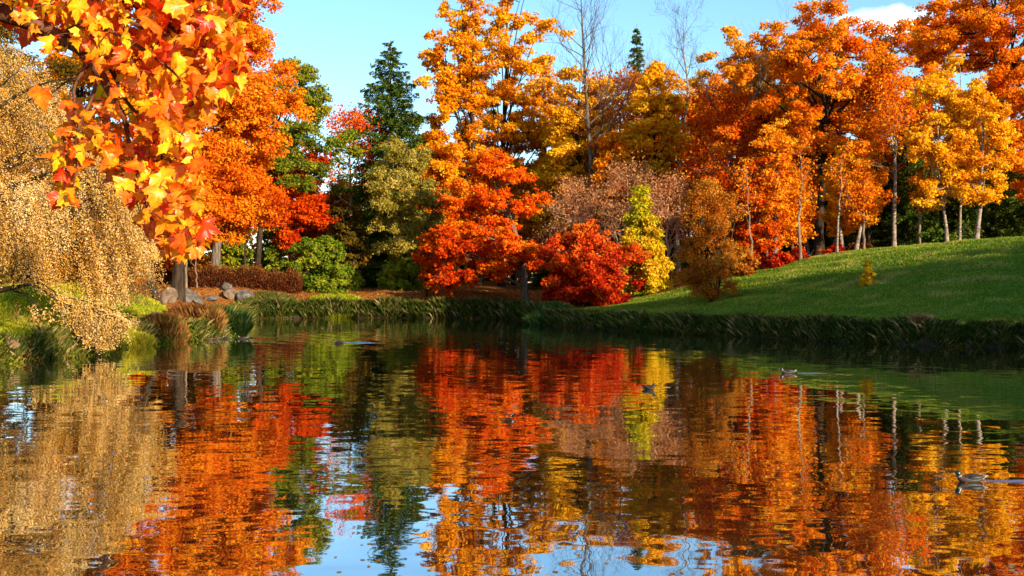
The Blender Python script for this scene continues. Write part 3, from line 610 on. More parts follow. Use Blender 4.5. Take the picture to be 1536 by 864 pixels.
# --- the weeping pale gold tree on the left bank
def willow():
    rng = np.random.default_rng(150); Y = 46.5
    x0 = wx(-95, Y); z0 = g1(x0, Y)
    root = empty('weeping_tree', (x0, Y, z0), 'pale golden weeping tree at the left edge, one long branch dipping to the water', 'tree')
    s = Y / F
    def pt(px, py, dy=0.0): return np.array([wx(px, Y + dy) - x0, dy, wz(py, Y + dy) - z0])
    tk = MB(); br = MB(); cr = MB()
    P = np.array([(0, 0, -.2), (.1, 0, 1.2), (.3, .1, 3), (.2, 0, 5.5), (.5, 0, 8.5), (.9, 0, 11.5)]); tube(tk, P, [.46, .36, .32, .26, .16, .05], 9)
    clumps = []
    lim = []
    for k in range(46):
        ex = rng.uniform(-150, 232) if k > 8 else rng.uniform(60, 240)
        topy = np.interp(ex, [-200, 0, 60, 130, 200, 265], [40, 45, 70, 110, 205, 300])
        ey = topy + rng.uniform(0, 1) ** 1.3 * (330 - topy)
        dy = rng.uniform(-2.6, 3.2)
        e = pt(ex, ey, dy); zs = np.clip(e[2] * rng.uniform(.4, .75), 1.6, 10); s0 = np.array([np.interp(zs, P[:, 2], P[:, 0]), 0, zs])
        mid = (s0 + e) / 2 + np.array([0, 0, .28 * np.linalg.norm(e - s0)])
        Q = bez(s0, mid, e, 9); tube(br, Q, np.linspace(.11, .02, 9), 5); lim.append(Q)
    L = np.concatenate([q[3:] for q in lim])
    # hanging twigs with small leaves
    n = 4300
    cen = L[rng.integers(0, len(L), 110)] + rng.normal(0, .5, (110, 3)); cen[:15] = np.array([pt(rng.uniform(30, 200), rng.uniform(330, 405), rng.uniform(-2.4, .5)) for _ in range(15)]); cm = rng.integers(0, 110, n); src = cen[cm] + rng.normal(0, .38, (n, 3)); cmt = rng.normal(0, .21, 110)
    out = unit(src * np.array([1, 1, 0])) ; ln = rng.uniform(.9, 2.9, n)
    # lower limit of the skirt, from the shape of the crown against the grass
    pxs = (src[:, 0] + x0) / s + CX
    low = np.interp(pxs, [-200, -40, 0, 60, 110, 160, 220, 270], [434, 432, 434, 438, 452, 460, 454, 440]); zl = (EYE - (low - HY) * s) - z0
    ln = np.minimum(ln, np.maximum(.3, src[:, 2] - zl)); ok = src[:, 2] > zl
    src, out, ln, cm = src[ok], out[ok], ln[ok], cm[ok]; n = len(src)
    m = 64
    t = rng.uniform(0, 1, (n, m))
    sway = rng.normal(0, .35, (n, 1, 3)) * np.array([1, 1, .1])
    p = src[:, None] + (out * .55)[:, None] * (t[..., None] ** .7) * ln[:, None, None] * .6 + np.stack([0 * t, 0 * t, -t ** 1.25 * ln[:, None]], -1) + sway * t[..., None]
    p = p + rng.normal(0, .075, p.shape); p = p.reshape(-1, 3)
    ct = np.repeat(rng.normal(0, .12, n) + cmt[cm], m)
    leaf_cards(cr, p, rng.normal(size=p.shape) + np.array([.35, -.55, .4]), .085, rng, .60 + ct + rng.normal(0, .2, len(p)), .5)
    for k in range(0, n, 2):
        tt = np.linspace(0, 1, 4)[:, None]
        q = src[k] + out[k] * .55 * tt ** .7 * ln[k] * .6 + np.concatenate([0 * tt, 0 * tt, -tt ** 1.25 * ln[k]], 1) + sway[k] * tt
        tube(br, q, [.012, .010, .008, .005], 3)
    # the long low branch with its fan of twigs over the water
    A = [pt(-70, 448, -1.2), pt(-10, 438, -1.6), pt(22, 431, -1.8), pt(46, 426, -2), pt(62, 433, -2.1), pt(88, 452, -2.2), pt(118, 466, -2.3), pt(150, 478, -2.4), pt(178, 500, -2.5)]
    tube(tk, [P[1] + np.array([0, 0, .1])] + A, [.24, .17, .13, .09, .065, .05, .042, .034, .025, .012], 7)
    subs = [[pt(20, 436, -1.8), pt(36, 440, -1.9), pt(52, 455, -2), pt(66, 464, -2)], [pt(46, 427, -2), pt(60, 424, -2.1), pt(80, 436, -2.1), pt(96, 455, -2)],
            [pt(8, 438, -1.7), pt(24, 424, -1.8), pt(40, 405, -1.9), pt(55, 380, -2)], [pt(100, 458, -2.2), pt(130, 462, -2.4), pt(160, 470, -2.6), pt(192, 486, -2.6)],
            [pt(70, 440, -2.1), pt(100, 446, -2), pt(140, 455, -2), pt(176, 468, -2.2)], [pt(120, 468, -2.3), pt(126, 482, -2.3), pt(138, 500, -2.4), pt(150, 515, -2.4)]]
    for q in subs: tube(br, q, [.05, .04, .03, .012], 4)
    poly = [np.array(A[4:])] + [np.array(q) for q in subs if q is not subs[2]]
    C = np.concatenate([np.stack([np.interp(np.linspace(0, len(q) - 1, 24), np.arange(len(q)), q[:, c]) for c in range(3)], 1) for q in poly])
    Cd = C[C[:, 0] > pt(84, 0, -2)[0]]; Cd = Cd[np.argsort(Cd[:, 0])]
    for q in range(330):
        a0 = Cd[min(len(Cd) - 1, int(rng.uniform(0, 1) ** .8 * len(Cd)))] + rng.normal(0, .06, 3)
        e0 = a0 + np.array([rng.normal(.22, .3), rng.normal(0, .35), -rng.uniform(.1, 1.25)])
        pxn = (e0[0] + x0) / (Y - 2.2) * F + CX
        zlow = EYE - (np.interp(pxn, [60, 90, 105, 150, 185, 215], [455, 478, 508, 528, 522, 480]) - HY) * (Y - 2.2) / F - z0
        e0[2] = max(e0[2], zlow + abs(rng.normal(0, .2)))
        Qt = bez(a0, (a0 + e0) / 2 + np.array([.12, 0, .12]), e0, 5); tube(br, Qt, [.014, .012, .010, .007, .004], 3)
        nn_ = 40; t_ = rng.uniform(.05, 1.05, nn_) * 4; ps = np.stack([np.interp(t_, np.arange(5), Qt[:, c]) for c in range(3)], 1) + rng.normal(0, .075, (nn_, 3))
        leaf_cards(cr, ps, rng.normal(size=(nn_, 3)) + np.array([.35, -.55, .4]), .082, rng, .66 + rng.normal(0, .1) + rng.normal(0, .18, nn_), .5)
    # a few sparse twigs lower left
    for q in range(14):
        a0 = pt(rng.uniform(20, 110), rng.uniform(445, 470), -1.9); e0 = a0 + np.array([rng.normal(0, .2), rng.normal(0, .2), -rng.uniform(.5, 1.1)])
        tube(br, bez(a0, (a0 + e0) / 2 + np.array([.1, 0, .05]), e0, 4), [.012, .01, .008, .005], 3)
        nn_ = 26; tt = rng.uniform(.2, 1, (nn_, 1)); leaf_cards(cr, a0 + (e0 - a0) * tt + rng.normal(0, .1, (nn_, 3)), rng.normal(size=(nn_, 3)), .14, rng, .6 + rng.normal(0, .2, nn_), .5)
    tk.build('trunk', BARK['dark'], root, True); br.build('limbs', BARK['dark'], root, True); cr.build('crown', MAT['willow'], root)
willow()

# --- deep wood: copies of three kinds behind the rest
def copy_tree(root, loc, rz, s, label, group):
    r = root.copy(); col.objects.link(r); r.location = loc; r.rotation_euler = (0, 0, rz); r.scale = (s, s, s * random.uniform(.92, 1.08))
    r['label'] = label; r['group'] = group
    for ch in root.children:
        c = ch.copy(); col.objects.link(c); c.parent = r
    return r
random.seed(5)
kinds = []
DW = 'trees deep in the wood behind'
for k, (pal, prof, lb) in enumerate([('orange', 'tall', 'shaded orange tree deep in the wood behind the front trees'), ('rust', 'round', 'brownish rust tree deep in the wood behind the front trees'), ('gold', 'tall', 'dull golden tree deep in the wood behind the front trees')]):
    o = make_tree('wood_tree', lb, [640, 880, 1150][k], 140, [(560, 190, 720, 440), (800, 190, 960, 440), (1070, 180, 1230, 425)][k], pal, prof, .28, seed=160 + k, ncl=70, tint=(.42, .22), cl_r=1.9, leaf=.46, group=DW)
    kinds.append((o, lb))
spots = [(-160, 120), (-90, 110), (-20, 118), (40, 112), (95, 106), (150, 112), (200, 118), (240, 125), (290, 130), (335, 128), (455, 170), (500, 150), (700, 145), (770, 150), (830, 142), (905, 155), (960, 145), (1010, 150), (1060, 140), (1120, 150), (1190, 140), (1240, 132), (1280, 140), (1320, 135), (1370, 142), (1420, 130), (1460, 138), (1510, 128), (1560, 140)]
for k, (px, Y) in enumerate(spots):
    o, lb = kinds[k % 3]; x = wx(px, Y)
    copy_tree(o, (x, Y, g1(x, Y)), random.uniform(0, 6.28), random.uniform(.75, 1.0) * (.8 if px < 300 else .62 if px < 520 else 1), lb, DW)
sprp = make_spruce('understorey_spruce', 'dark spruce filling the shade among the trunks of the wood', 1150, 118, 290, 46, seed=170, group='dark spruces among the trunks of the wood')
for k, (px, Y, s) in enumerate([(1195, 116, 1.1), (1240, 112, 1.0), (1290, 110, 1.15), (1090, 122, .9), (1340, 118, 1.3), (1430, 112, 1.2), (1475, 108, 1.1), (1010, 118, .9), (690, 128, .8), (560, 124, .9), (625, 126, .9), (830, 125, .9)]):
    x = wx(px, Y); copy_tree(sprp, (x, Y, g1(x, Y)), k * 1.3, s, 'dark spruce filling the shade among the trunks of the wood', 'dark spruces among the trunks of the wood')
def mass(name, label, spots, pal, lf, num, seed):
    rng = np.random.default_rng(seed); mbm = MB()
    for (x, y, r, h, lowf) in spots:
        z = g1(x, y)
        tube(mbm, [(x, y, z - .3), (x + .2, y, z + h * .4), (x, y, z + h * .9)], [.3, .22, .05], 6, .5, 1)
        k = 44; th = rng.uniform(0, 6.28, k); hh = rng.uniform(lowf, 1, k); rad = r * np.sin(np.clip((hh - lowf) / (1 - lowf) * 2.6 + .35, 0, 3.1)) * rng.uniform(.3, 1, k)
        C = np.stack([x + rad * np.cos(th), y + rad * np.sin(th), z + hh * h - r * .2], 1)
        i_ = rng.integers(0, k, num); d = unit(rng.normal(size=(num, 3))) * rng.uniform(.2, 1, (num, 1)) * r * .42
        leaf_cards(mbm, C[i_] + d, rng.normal(size=(num, 3)) + np.array([0, 0, .4]), lf, rng, .45 + rng.normal(0, .2, num), .65)
    o = mbm.build(name, [MAT[pal], BARK['dark']]); tag(o, label, 'wood', kind='stuff'); return o
rs = np.random.default_rng(9)
far_spots = [(wx(px, 185), 185 + rs.uniform(-8, 20), 5.5, 17 + rs.uniform(-2, 5) - (2 if 440 < px < 540 else 0), .02) for px in range(-420, 1700, 40)]
mass('far_wood', 'brown belt of wood far behind the front trees', far_spots, 'rust', .75, 2600, 180)
# the wood on the right shore just beyond the picture: it throws the shade on the slope
side_spots = []
for p_ in np.arange(45, 77, 2.6):
    for t_ in (0, 6):
        x_ = p_ * .766 + t_ * .643 + rs.uniform(-1, 1); y_ = p_ * .643 - t_ * .766 + rs.uniform(-1, 1)
        zt_ = np.interp(p_, [45, 56, 60, 68, 76], [22, 21.5, 16.5, 13.6, 11.8]) + rs.uniform(-1.2, .8)
        side_spots.append((x_, y_, 3.0, zt_ - g1(x_, y_), .1))
side_spots += [(31, -5, 2.2, 21, .3), (36, 1, 2.4, 20, .3), (24, -9, .7, 20.5, .6), (29.5, -8.5, .9, 20, .6)]
mass('side_wood', 'wood on the right shore that shades the slope', side_spots, 'orange', .55, 1500, 181)
#@@ENDTREES

# ------------------------------------------------------------------ grass, reeds, fallen leaves
def in_view(x, y, pad=1.06): return np.abs(x) < y * .488 * pad
def blades(mb, x, y, z, h, w, rng, tint, lean=.35, bend=None):
    n = len(x); th = rng.uniform(0, 6.28, n); a = rng.uniform(0, 6.28, n); ln = h * rng.uniform(.1, 1, n) * lean
    bx, by = np.cos(th) * w * .5, np.sin(th) * w * .5
    tx, ty = x + np.cos(a) * ln, y + np.sin(a) * ln
    if bend is not None: tx = tx + bend[0] * h; ty = ty + bend[1] * h
    v = np.stack([np.stack([x - bx, y - by, z - .03], 1), np.stack([x + bx, y + by, z - .03], 1), np.stack([x + (tx - x) * .4 + bx * .7, y + (ty - y) * .4 + by * .7, z + h * .62], 1), np.stack([tx, ty, z + h], 1)], 1).reshape(-1, 3)
    mb.add(v, np.arange(n * 4).reshape(-1, 4), np.clip(tint, .01, .99))
def field(name, label, pal, n, x0, x1, y0, y1, cond, hgt, w, seed, tj=.2, tb=.5, lean=.5):
    rng = np.random.default_rng(seed)
    x = rng.uniform(x0, x1, n); y = rng.uniform(y0, y1, n); d = pond_dist(x, y)
    k = cond(x, y, d) & in_view(x, y); x, y, d = x[k], y[k], d[k]; z = ground(x, y, d)
    pt_ = np.sin(x * .9 + 2 * np.sin(y * .5)) * np.sin(y * 1.3 + 1.1 * np.sin(x * .7)); cl = .6 * pt_ + .7 * np.sin(x * 2.1 + 1.3 * np.sin(y * 1.7)) * np.sin(y * 2.6 + x * .8)
    big = np.sin(x * .5 + 1.5 * np.sin(y * .33)) * np.sin(y * .61 - x * .2)
    h = rng.uniform(*hgt, len(x)) * (1 + .35 * cl) * (1 + .2 * big); m = MB()
    blades(m, x, y, z, h, rng.uniform(*w, len(x)), rng, tb + .13 * cl + .12 * big + .38 * ss(.45, .8, pt_ * (.6 + .5 * np.sin(x * .23 + 2))) + rng.normal(0, tj, len(x)), lean)
    return tag(m.build(name, MAT[pal]), label, 'grass', kind='stuff')
field('grass', 'deep green mown grass covering the slope', 'grass', 330000, 0, 48, 48, 92, lambda x, y, d: (d > .5) & (litter_w(x, y, d) < .6), (.03, .15), (.02, .05), 200, tj=.24, lean=1.0)
field('grass', 'yellow green lawn on the left bank', 'grassl', 200000, -34, -14, 36, 68, lambda x, y, d: (d > .5) & (litter_w(x, y, d) < .6), (.04, .24), (.015, .04), 201, tj=.28, tb=.56, lean=.9)
field('grass', 'rough grass on the far bank', 'bank', 60000, -34, 4, 92, 106, lambda x, y, d: (d > .2) & (litter_w(x, y, d) < .7), (.1, .35), (.04, .09), 202)
def fringe(name, label, seg, pal, n, hgt, w, seed, off=(-.15, .75), tb=.45, lean=.7, over=.35):
    """long grass along a stretch of the shore, leaning out over the water"""
    rng = np.random.default_rng(seed); P = POND[seg]; L = np.hypot(*np.diff(P, axis=0).T); cum = np.concatenate([[0], np.cumsum(L)])
    s = rng.uniform(0, cum[-1], n); x = np.interp(s, cum, P[:, 0]); y = np.interp(s, cum, P[:, 1])
    k = np.clip(np.searchsorted(cum, s) - 1, 0, len(P) - 2); tx, ty = np.diff(P, axis=0)[k].T / L[k]
    nx_, ny_ = ty, -tx              # outward: land lies to the right of the ccw outline
    o = rng.uniform(*off, n); x = x + nx_ * o; y = y + ny_ * o
    d = pond_dist(x, y); z = np.maximum(ground(x, y, d), -.02)
    cl = np.sin(s * 1.9) * np.sin(s * .73 + 1) + .5 * np.sin(s * 5.3); h = (hgt[0] + (hgt[1] * 1.15 - hgt[0]) * rng.uniform(0, 1, n) ** 1.7) * (1 + .4 * cl); m = MB()
    blades(m, x, y, z, h, rng.uniform(*w, n), rng, tb + .16 * cl + rng.normal(0, .3, n), lean, (-nx_ * over * rng.uniform(0, 1, n), -ny_ * over * rng.uniform(0, 1, n)))
    return tag(m.build(name, MAT[pal]), label, 'grass', kind='stuff')
fringe('shore_grass', 'dark overhanging grass along the shore under the slope', slice(9, 16), 'bank', 90000, (.06, .42), (.010, .028), 210, off=(-.05, 1.0), tb=.5, over=.25, lean=1.2)
fringe('shore_grass', 'long dark grass along the far bank', slice(15, 23), 'bank', 70000, (.12, .7), (.012, .035), 211, tb=.45, over=.2, lean=1.0)
fringe('shore_grass', 'mixed grass along the left shore', slice(22, 32), 'bank', 100000, (.06, .4), (.008, .02), 212, off=(-.1, 1.2), tb=.5, over=.2, lean=1.1)

def clump(name, label, px, Y, half_px, hgt, n, pal, seed, tb=.5, lean=.6, cat='plant', depth=.8, w=(.008, .02), group=None):
    n = int(n * 2.6); rng = np.random.default_rng(seed); x0 = wx(px, Y); z0 = g1(x0, Y); r = half_px * Y / F
    th = rng.uniform(0, 6.28, n); q = rng.uniform(0, 1, n) ** .6
    x = np.cos(th) * q * r; y = np.sin(th) * q * r * depth; z = np.maximum(ground(x + x0, y + Y), -.02) - z0
    h = rng.uniform(.25, 1, n) ** .6 * hgt[1] * .82 * (1 - .5 * q ** 2); m = MB()
    blades(m, x, y, z, h, rng.uniform(*w, n), rng, tb + rng.normal(0, .3, n), lean, (np.cos(th) * q * .3, np.sin(th) * q * .3))
    return tag(m.build(name, MAT[pal], loc=(x0, Y, z0)), label, cat, group)
RG = 'reeds and sedges on the left shore'
clump('reed_clump', 'tall blue green reed clump at the point of the left shore', 346, 61.5, 22, (1.2, 2.1), 2600, 'reed', 220, group=RG)
clump('sedge_clump', 'reddish brown sedge clump left of the tall green reeds', 296, 60, 36, (.9, 1.6), 3400, 'sedge', 221, tb=.4, group=RG)
clump('sedge_clump', 'orange tipped sedge leaning beside the green reeds', 318, 59.5, 12, (.9, 1.5), 900, 'sedge', 222, tb=.9, group=RG)
clump('sedge_clump', 'green and rust sedge clump in the middle of the left shore', 248, 55.5, 30, (.8, 1.2), 2800, 'sedge', 223, tb=.62, group=RG)
clump('grass_tuft', 'sunlit yellow grass tuft at the water right of the dipping branch', 200, 51.6, 26, (.6, 1.0), 2600, 'grassl', 224, tb=.85, group=RG)
clump('grass_tuft', 'pale dry straw tuft behind the sedges near the boulders', 300, 66, 16, (.7, 1.2), 700, 'straw', 225, group=RG)
clump('grass_tuft', 'dry straw tuft hanging at the shore below the small sapling', 1380, 52.9, 13, (.5, 1.0), 900, 'straw', 226, tb=.3)
clump('reed_clump', 'blue green reed clump where the slope meets the far bank', 822, 80.5, 34, (.7, 1.35), 3000, 'reed', 227)
clump('grass_tuft', 'sunlit yellow green tussock on the far bank in front of the large green shrub', 505, 97.6, 40, (.5, 1.1), 2200, 'grassl', 228, tb=.45)
clump('grass_tuft', 'dark green tussock at the far bank edge below the boulders', 400, 97, 44, (.5, 1.1), 2200, 'bank', 229, tb=.6)
clump('grass_tuft', 'shaded low weeds at the left edge of the shore by the brown stone', 22, 42.5, 20, (.3, .8), 1400, 'grassl', 230, tb=.3)

rng = np.random.default_rng(240)
def scatter(name, label, pal, x, y, z, lf, tb, cat='fallen leaves'):
    m = MB(); n = len(x); leaf_cards(m, np.stack([x, y, z], 1), np.array([0, 0, 1.]) + rng.normal(0, .22 if cat == 'fallen leaves' else .02, (n, 3)), lf, rng, tb + rng.normal(0, .25, n), .7)
    return tag(m.build(name, MAT[pal]), label, cat, kind='stuff')
n = 90000; x = rng.uniform(-34, 52, n); y = rng.uniform(60, 118, n); d = pond_dist(x, y); k = (d > .8) & in_view(x, y) & (rng.uniform(0, 1, n) < np.clip(litter_w(x, y, d) * 1.2 + .07, 0, 1)); x, y, d = x[k], y[k], d[k]
scatter('fallen_leaves', 'fallen orange leaves on the woodland floor', 'litter', x, y, ground(x, y, d) + .06, .17, .55)
n = 900; y = 4725 / (50 + 390 * rng.uniform(0, 1, n) ** 2.2); x = rng.uniform(-.5, .5, n) * y; k = pond_dist(x, y) < -.3; x, y = x[k], y[k]
m_ = scatter('floating_leaves', 'small fallen leaves floating on the pond', 'litter', x, y, np.full(len(x), .006), .07, .8, 'floating leaves')

def shore_weeds(seg, n, seed, label, pal, tb):
    rng = np.random.default_rng(seed); P = POND[seg]; L = np.hypot(*np.diff(P, axis=0).T); cum = np.concatenate([[0], np.cumsum(L)])
    ns = 150; cs = rng.uniform(0, cum[-1], ns); k = rng.integers(0, ns, n); s_ = np.clip(cs[k] + rng.normal(0, .28, n), 0, cum[-1])
    x = np.interp(s_, cum, P[:, 0]) + rng.normal(0, .1, n); y = np.interp(s_, cum, P[:, 1]); q = np.clip(np.searchsorted(cum, s_) - 1, 0, len(P) - 2); t = np.diff(P, axis=0)[q] / L[q][:, None]
    o = rng.uniform(-.25, 1.1, ns)[k] + rng.normal(0, .18, n); x = x + t[:, 1] * o; y = y - t[:, 0] * o; z = np.maximum(ground(x, y), 0) + np.abs(rng.normal(0, .22, n)) * rng.uniform(.3, 1.6, ns)[k]
    m = MB(); leaf_cards(m, np.stack([x, y, z], 1), rng.normal(size=(n, 3)) + np.array([0, -.3, .8]), .085, rng, tb + rng.normal(0, .25, ns)[k] + rng.normal(0, .15, n), .6)
    tag(m.build('shore_weeds', MAT[pal]), label, 'weeds', kind='stuff')
shore_weeds(slice(22, 32), 14000, 250, 'broad leaved weeds along the left shore', 'bush', .45)
shore_weeds(slice(22, 32), 3500, 251, 'fallen leaves caught in the grass of the left shore', 'rust', .5)
shore_weeds(slice(9, 16), 9000, 252, 'weeds and dead leaves along the shore under the slope', 'dkolive', .5)
shore_weeds(slice(15, 23), 9000, 253, 'weeds along the far bank', 'dkolive', .6)

# ------------------------------------------------------------------ boulders
STONE = plain_mat('stone_tan', (.13, .085, .055), .9, .7, 2.5); STONE2 = plain_mat('stone_grey', (.09, .078, .066), .9, .6, 3.5); STONE3 = plain_mat('stone_brown', (.14, .07, .03), .8, .3, 6)
def boulder(label, px, py, Y, w, h, mat, seed, group='boulders on the left bank', sink=.15, tilt=0):
    r = np.random.default_rng(seed); x = wx(px, Y); z = max(g1(x, Y), -.1)
    import bmesh
    bm = bmesh.new(); bmesh.ops.create_icosphere(bm, subdivisions=3, radius=1)
    ax = r.normal(size=(7, 3)); ax /= np.linalg.norm(ax, axis=1)[:, None]; cut = r.uniform(.55, .85, 7)
    for v in bm.verts:
        c = np.array(v.co)
        for a_, q in zip(ax, cut):
            dd = c @ a_
            if dd > q: c = c - a_ * (dd - q) * .9
        c = c * (1 + .05 * math.sin(7 * c[0] + 3 * c[2]) + .04 * math.sin(9 * c[1] + 2))
        c = c * np.array([w / 2, w * .42, h / 2])
        ct, st = math.cos(tilt), math.sin(tilt); c = np.array([c[0] * ct - c[2] * st, c[1], c[0] * st + c[2] * ct])
        v.co = c + np.array([0, 0, h / 2 - sink * h])
    me = bpy.data.meshes.new('boulder'); bm.to_mesh(me); bm.free(); me.materials.append(mat)
    o = bpy.data.objects.new('boulder', me); o.location = (x, Y, z); col.objects.link(o); tag(o, label, 'rock', group); return o
boulder('tall tan boulder standing between the leaning dark trunk and the tall maple', 246, 430, 68, 0.8, .9, STONE, 1)
boulder('tan boulder wedged behind the tall tan one, beside the maple trunk', 255, 428, 70, 1.0, 1.2, STONE, 2)
boulder('pinkish stone at the foot of the leaning dark trunk', 233, 442, 57, .9, .9, STONE, 3)
boulder('rounded striped stone at the right foot of the tall maple', 279, 432, 76, 1.0, .95, STONE2, 4)
boulder('long slab leaning on its end right of the tall maple', 291, 432, 80, 1.9, .5, STONE2, 5, tilt=-.75, sink=-.5)
boulder('flat bluish stone just below the brown hedge', 318, 434, 96, 1.5, .6, STONE2, 6)
boulder('whitish round stone farthest right but one of the row below the hedge', 346, 443, 97.6, 1.5, 1.2, STONE, 7)
boulder('bluish stone behind the whitish round one', 340, 436, 99, 1.4, 1.1, STONE2, 8)
boulder('grey round stone at the right end of the row below the hedge', 367, 443, 97.4, 1.6, 1.2, STONE2, 9)
boulder('wet brown stone in the water at the left edge', 16, 538, 41.2, .7, .42, STONE3, 10, 'stones at the left waterline')
boulder('pale flat stone at the waterline under the left bank', 45, 533, 42.6, .45, .26, STONE, 11, 'stones at the left waterline')
boulder('small grey stone at the waterline right of the pale flat one', 58, 534, 42.9, .28, .2, STONE2, 12, 'stones at the left waterline')
boulder('small pale stone at the waterline nearest to the dipping branch', 79, 533, 43.6, .3, .18, STONE, 13, 'stones at the left waterline')

# ------------------------------------------------------------------ ducks
DK = {'head': plain_mat('duck_head_dark', (.012, .022, .014), .3, .3), 'brown': plain_mat('duck_breast', (.045, .02, .012), .6, .3), 'grey': plain_mat('duck_flank', (.022, .016, .012), .6, .3, 60), 'back': plain_mat('duck_back', (.02, .013, .009), .6, .4, 40),
      'white': plain_mat('duck_white', (.17, .15, .13), .6, .1), 'bill': plain_mat('duck_bill', (.16, .12, .02), .35, .15), 'hen': plain_mat('duck_hen', (.06, .034, .02), .65, .5, 45), 'eye': plain_mat('duck_eye', (.005, .005, .005), .1, 0)}
def duck(label, px, py, rz, drake=True, s=1.0, group='ducks on the pond'):
    Y = EYE * F / (py - HY); x = wx(px, Y)
    root = empty('duck', (x, Y, 0), label, 'duck', group); root.rotation_euler = (0, 0, rz); root.scale = (s, s, s)
    # one continuous loft: tail, body, breast, neck, head, bill root (x forward)
    S = [(-.27, .085, .005, .004), (-.24, .080, .030, .012), (-.19, .062, .060, .036), (-.12, .048, .088, .062), (-.03, .042, .100, .078), (.06, .042, .098, .080), (.13, .050, .080, .074), (.172, .070, .060, .062), (.190, .094, .047, .050), (.197, .116, .042, .044), (.203, .134, .046, .047), (.220, .155, .050, .048), (.246, .160, .043, .040), (.270, .154, .022, .022), (.278, .152, .010, .010)]
    P = np.array([(a, 0, b) for a, b, _, _ in S]); T = unit(np.gradient(P, axis=0)); side = np.array([0, 1., 0]); B = np.cross(T, side); B = unit(B)
    th = np.linspace(0, 6.2832, 14, endpoint=False); ring = []
    for i_, (a, b, w, h) in enumerate(S): ring.append(P[i_] + np.cos(th)[:, None] * w * side + np.sin(th)[:, None] * h * B[i_])
    V = np.concatenate(ring); q = []; mi = []
    for i_ in range(len(S) - 1):
        for k in range(14):
            k2 = (k + 1) % 14; q.append([i_ * 14 + k, i_ * 14 + k2, (i_ + 1) * 14 + k2, (i_ + 1) * 14 + k])
            zc = (V[q[-1]].mean(0) - P[i_])[2]
            if drake: mi.append(4 if i_ < 2 else 3 if (i_ < 6 and zc > .045) else 2 if i_ < 5 else 1 if i_ < 8 else 4 if i_ == 8 else 0)
            else: mi.append(5)
    m = MB(); m.add(V, q, .5, np.array(mi)); m.build('body', [DK['head'], DK['brown'], DK['grey'], DK['back'], DK['white'], DK['hen']], root, True)
    b = MB(); tube(b, [(.270, 0, .152), (.297, 0, .146), (.324, 0, .140), (.336, 0, .138)], [.017, .014, .015, .006], 8); bo = b.build('bill', DK['bill'] if drake else DK['brown'], root, True)
    for sd in (-1, 1):
        w = MB(); pts = [(.07, .075, .075), (.0, .094, .088), (-.10, .086, .092), (-.19, .050, .092), (-.245, .020, .098)]
        tube(w, [(p_[0], p_[1] * sd, p_[2]) for p_ in pts], [.012, .034, .036, .022, .004], 8); w.build('wing', DK['back'] if drake else DK['hen'], root, True)
        e = MB(); c = np.array([.243, sd * .043, .168]); tube(e, [c + np.array([0, -.004 * sd, 0]), c, c + np.array([0, .004 * sd, 0])], [.006, .0065, .003], 8); e.build('eye', DK['eye'], root)
    t_ = MB(); tube(t_, [(-.2, 0, .082), (-.26, 0, .098), (-.31, 0, .112)], [.03, .028, .006], 8); t_.build('tail', DK['white'] if drake else DK['hen'], root, True)
    return Y, x
PI = math.pi
duck('largest duck, a drake with dark head and grey flank, swimming at the right side', 1456, 723, PI, True, .88)
duck('small duck facing the right bank on the yellow reflection in the middle of the pond', 973, 584, -.9, False, .95)
duck('dark headed drake swimming left below the green slope', 1182, 560, PI)
duck('duck swimming left in mid pond ahead of a long thin wake', 509, 515, PI, True, 1.0)
duck('duck leftmost of the group by the sedges of the left shore', 314, 510, PI, False)
duck('duck second from the left of the group by the left shore reeds', 325, 509, PI, False)
duck('duck in front of the tall green reeds at the left shore', 340, 508.5, PI, True)
duck('brightest duck, splashing at the right end of the group near the reeds', 364, 508.5, PI, True, 1.1)

# wakes: low ridges of water behind the swimming ducks
def wake(px0, px1, py, half, amp, seed, rows=14, spread=.0):
    r = np.random.default_rng(seed); Y = EYE * F / (py - HY); x0, x1 = wx(px0, Y), wx(px1, Y); nu = 60
    u = np.linspace(0, 1, nu); v = np.linspace(-1, 1, rows)
    U, Vv = np.meshgrid(u, v, indexing='ij'); fade = np.sin(np.pi * np.clip(U * 1.0, 0, 1)) ** .5
    prof_ = (1 - np.abs(Vv)) * (.5 + .5 * np.cos(Vv * 9.5 + np.sin(U * 20) * .4))
    Z = .004 + amp * prof_ * fade * (1 - .6 * U); Z[:, 0] = -.01; Z[:, -1] = -.01; Z[0] = -.01; Z[-1] = -.01
    X = x0 + (x1 - x0) * U; W = Y + Vv * half * (.35 + .65 * U + spread * U)
    m = MB(); i_ = np.arange(nu - 1)[:, None] * rows; j_ = np.arange(rows - 1)[None]
    m.add(np.stack([X.ravel(), W.ravel(), Z.ravel()], 1), np.stack([i_ + j_, i_ + rows + j_, i_ + rows + j_ + 1, i_ + j_ + 1], -1).reshape(-1, 4))
    tag(m.build('water_ripple', WATER, smooth=True), kind='structure')
wake(1478, 1600, 722, .22, .018, 1); wake(516, 580, 514.5, .5, .05, 2); wake(372, 410, 507, .9, .06, 3); wake(1196, 1240, 560, .25, .03, 4)

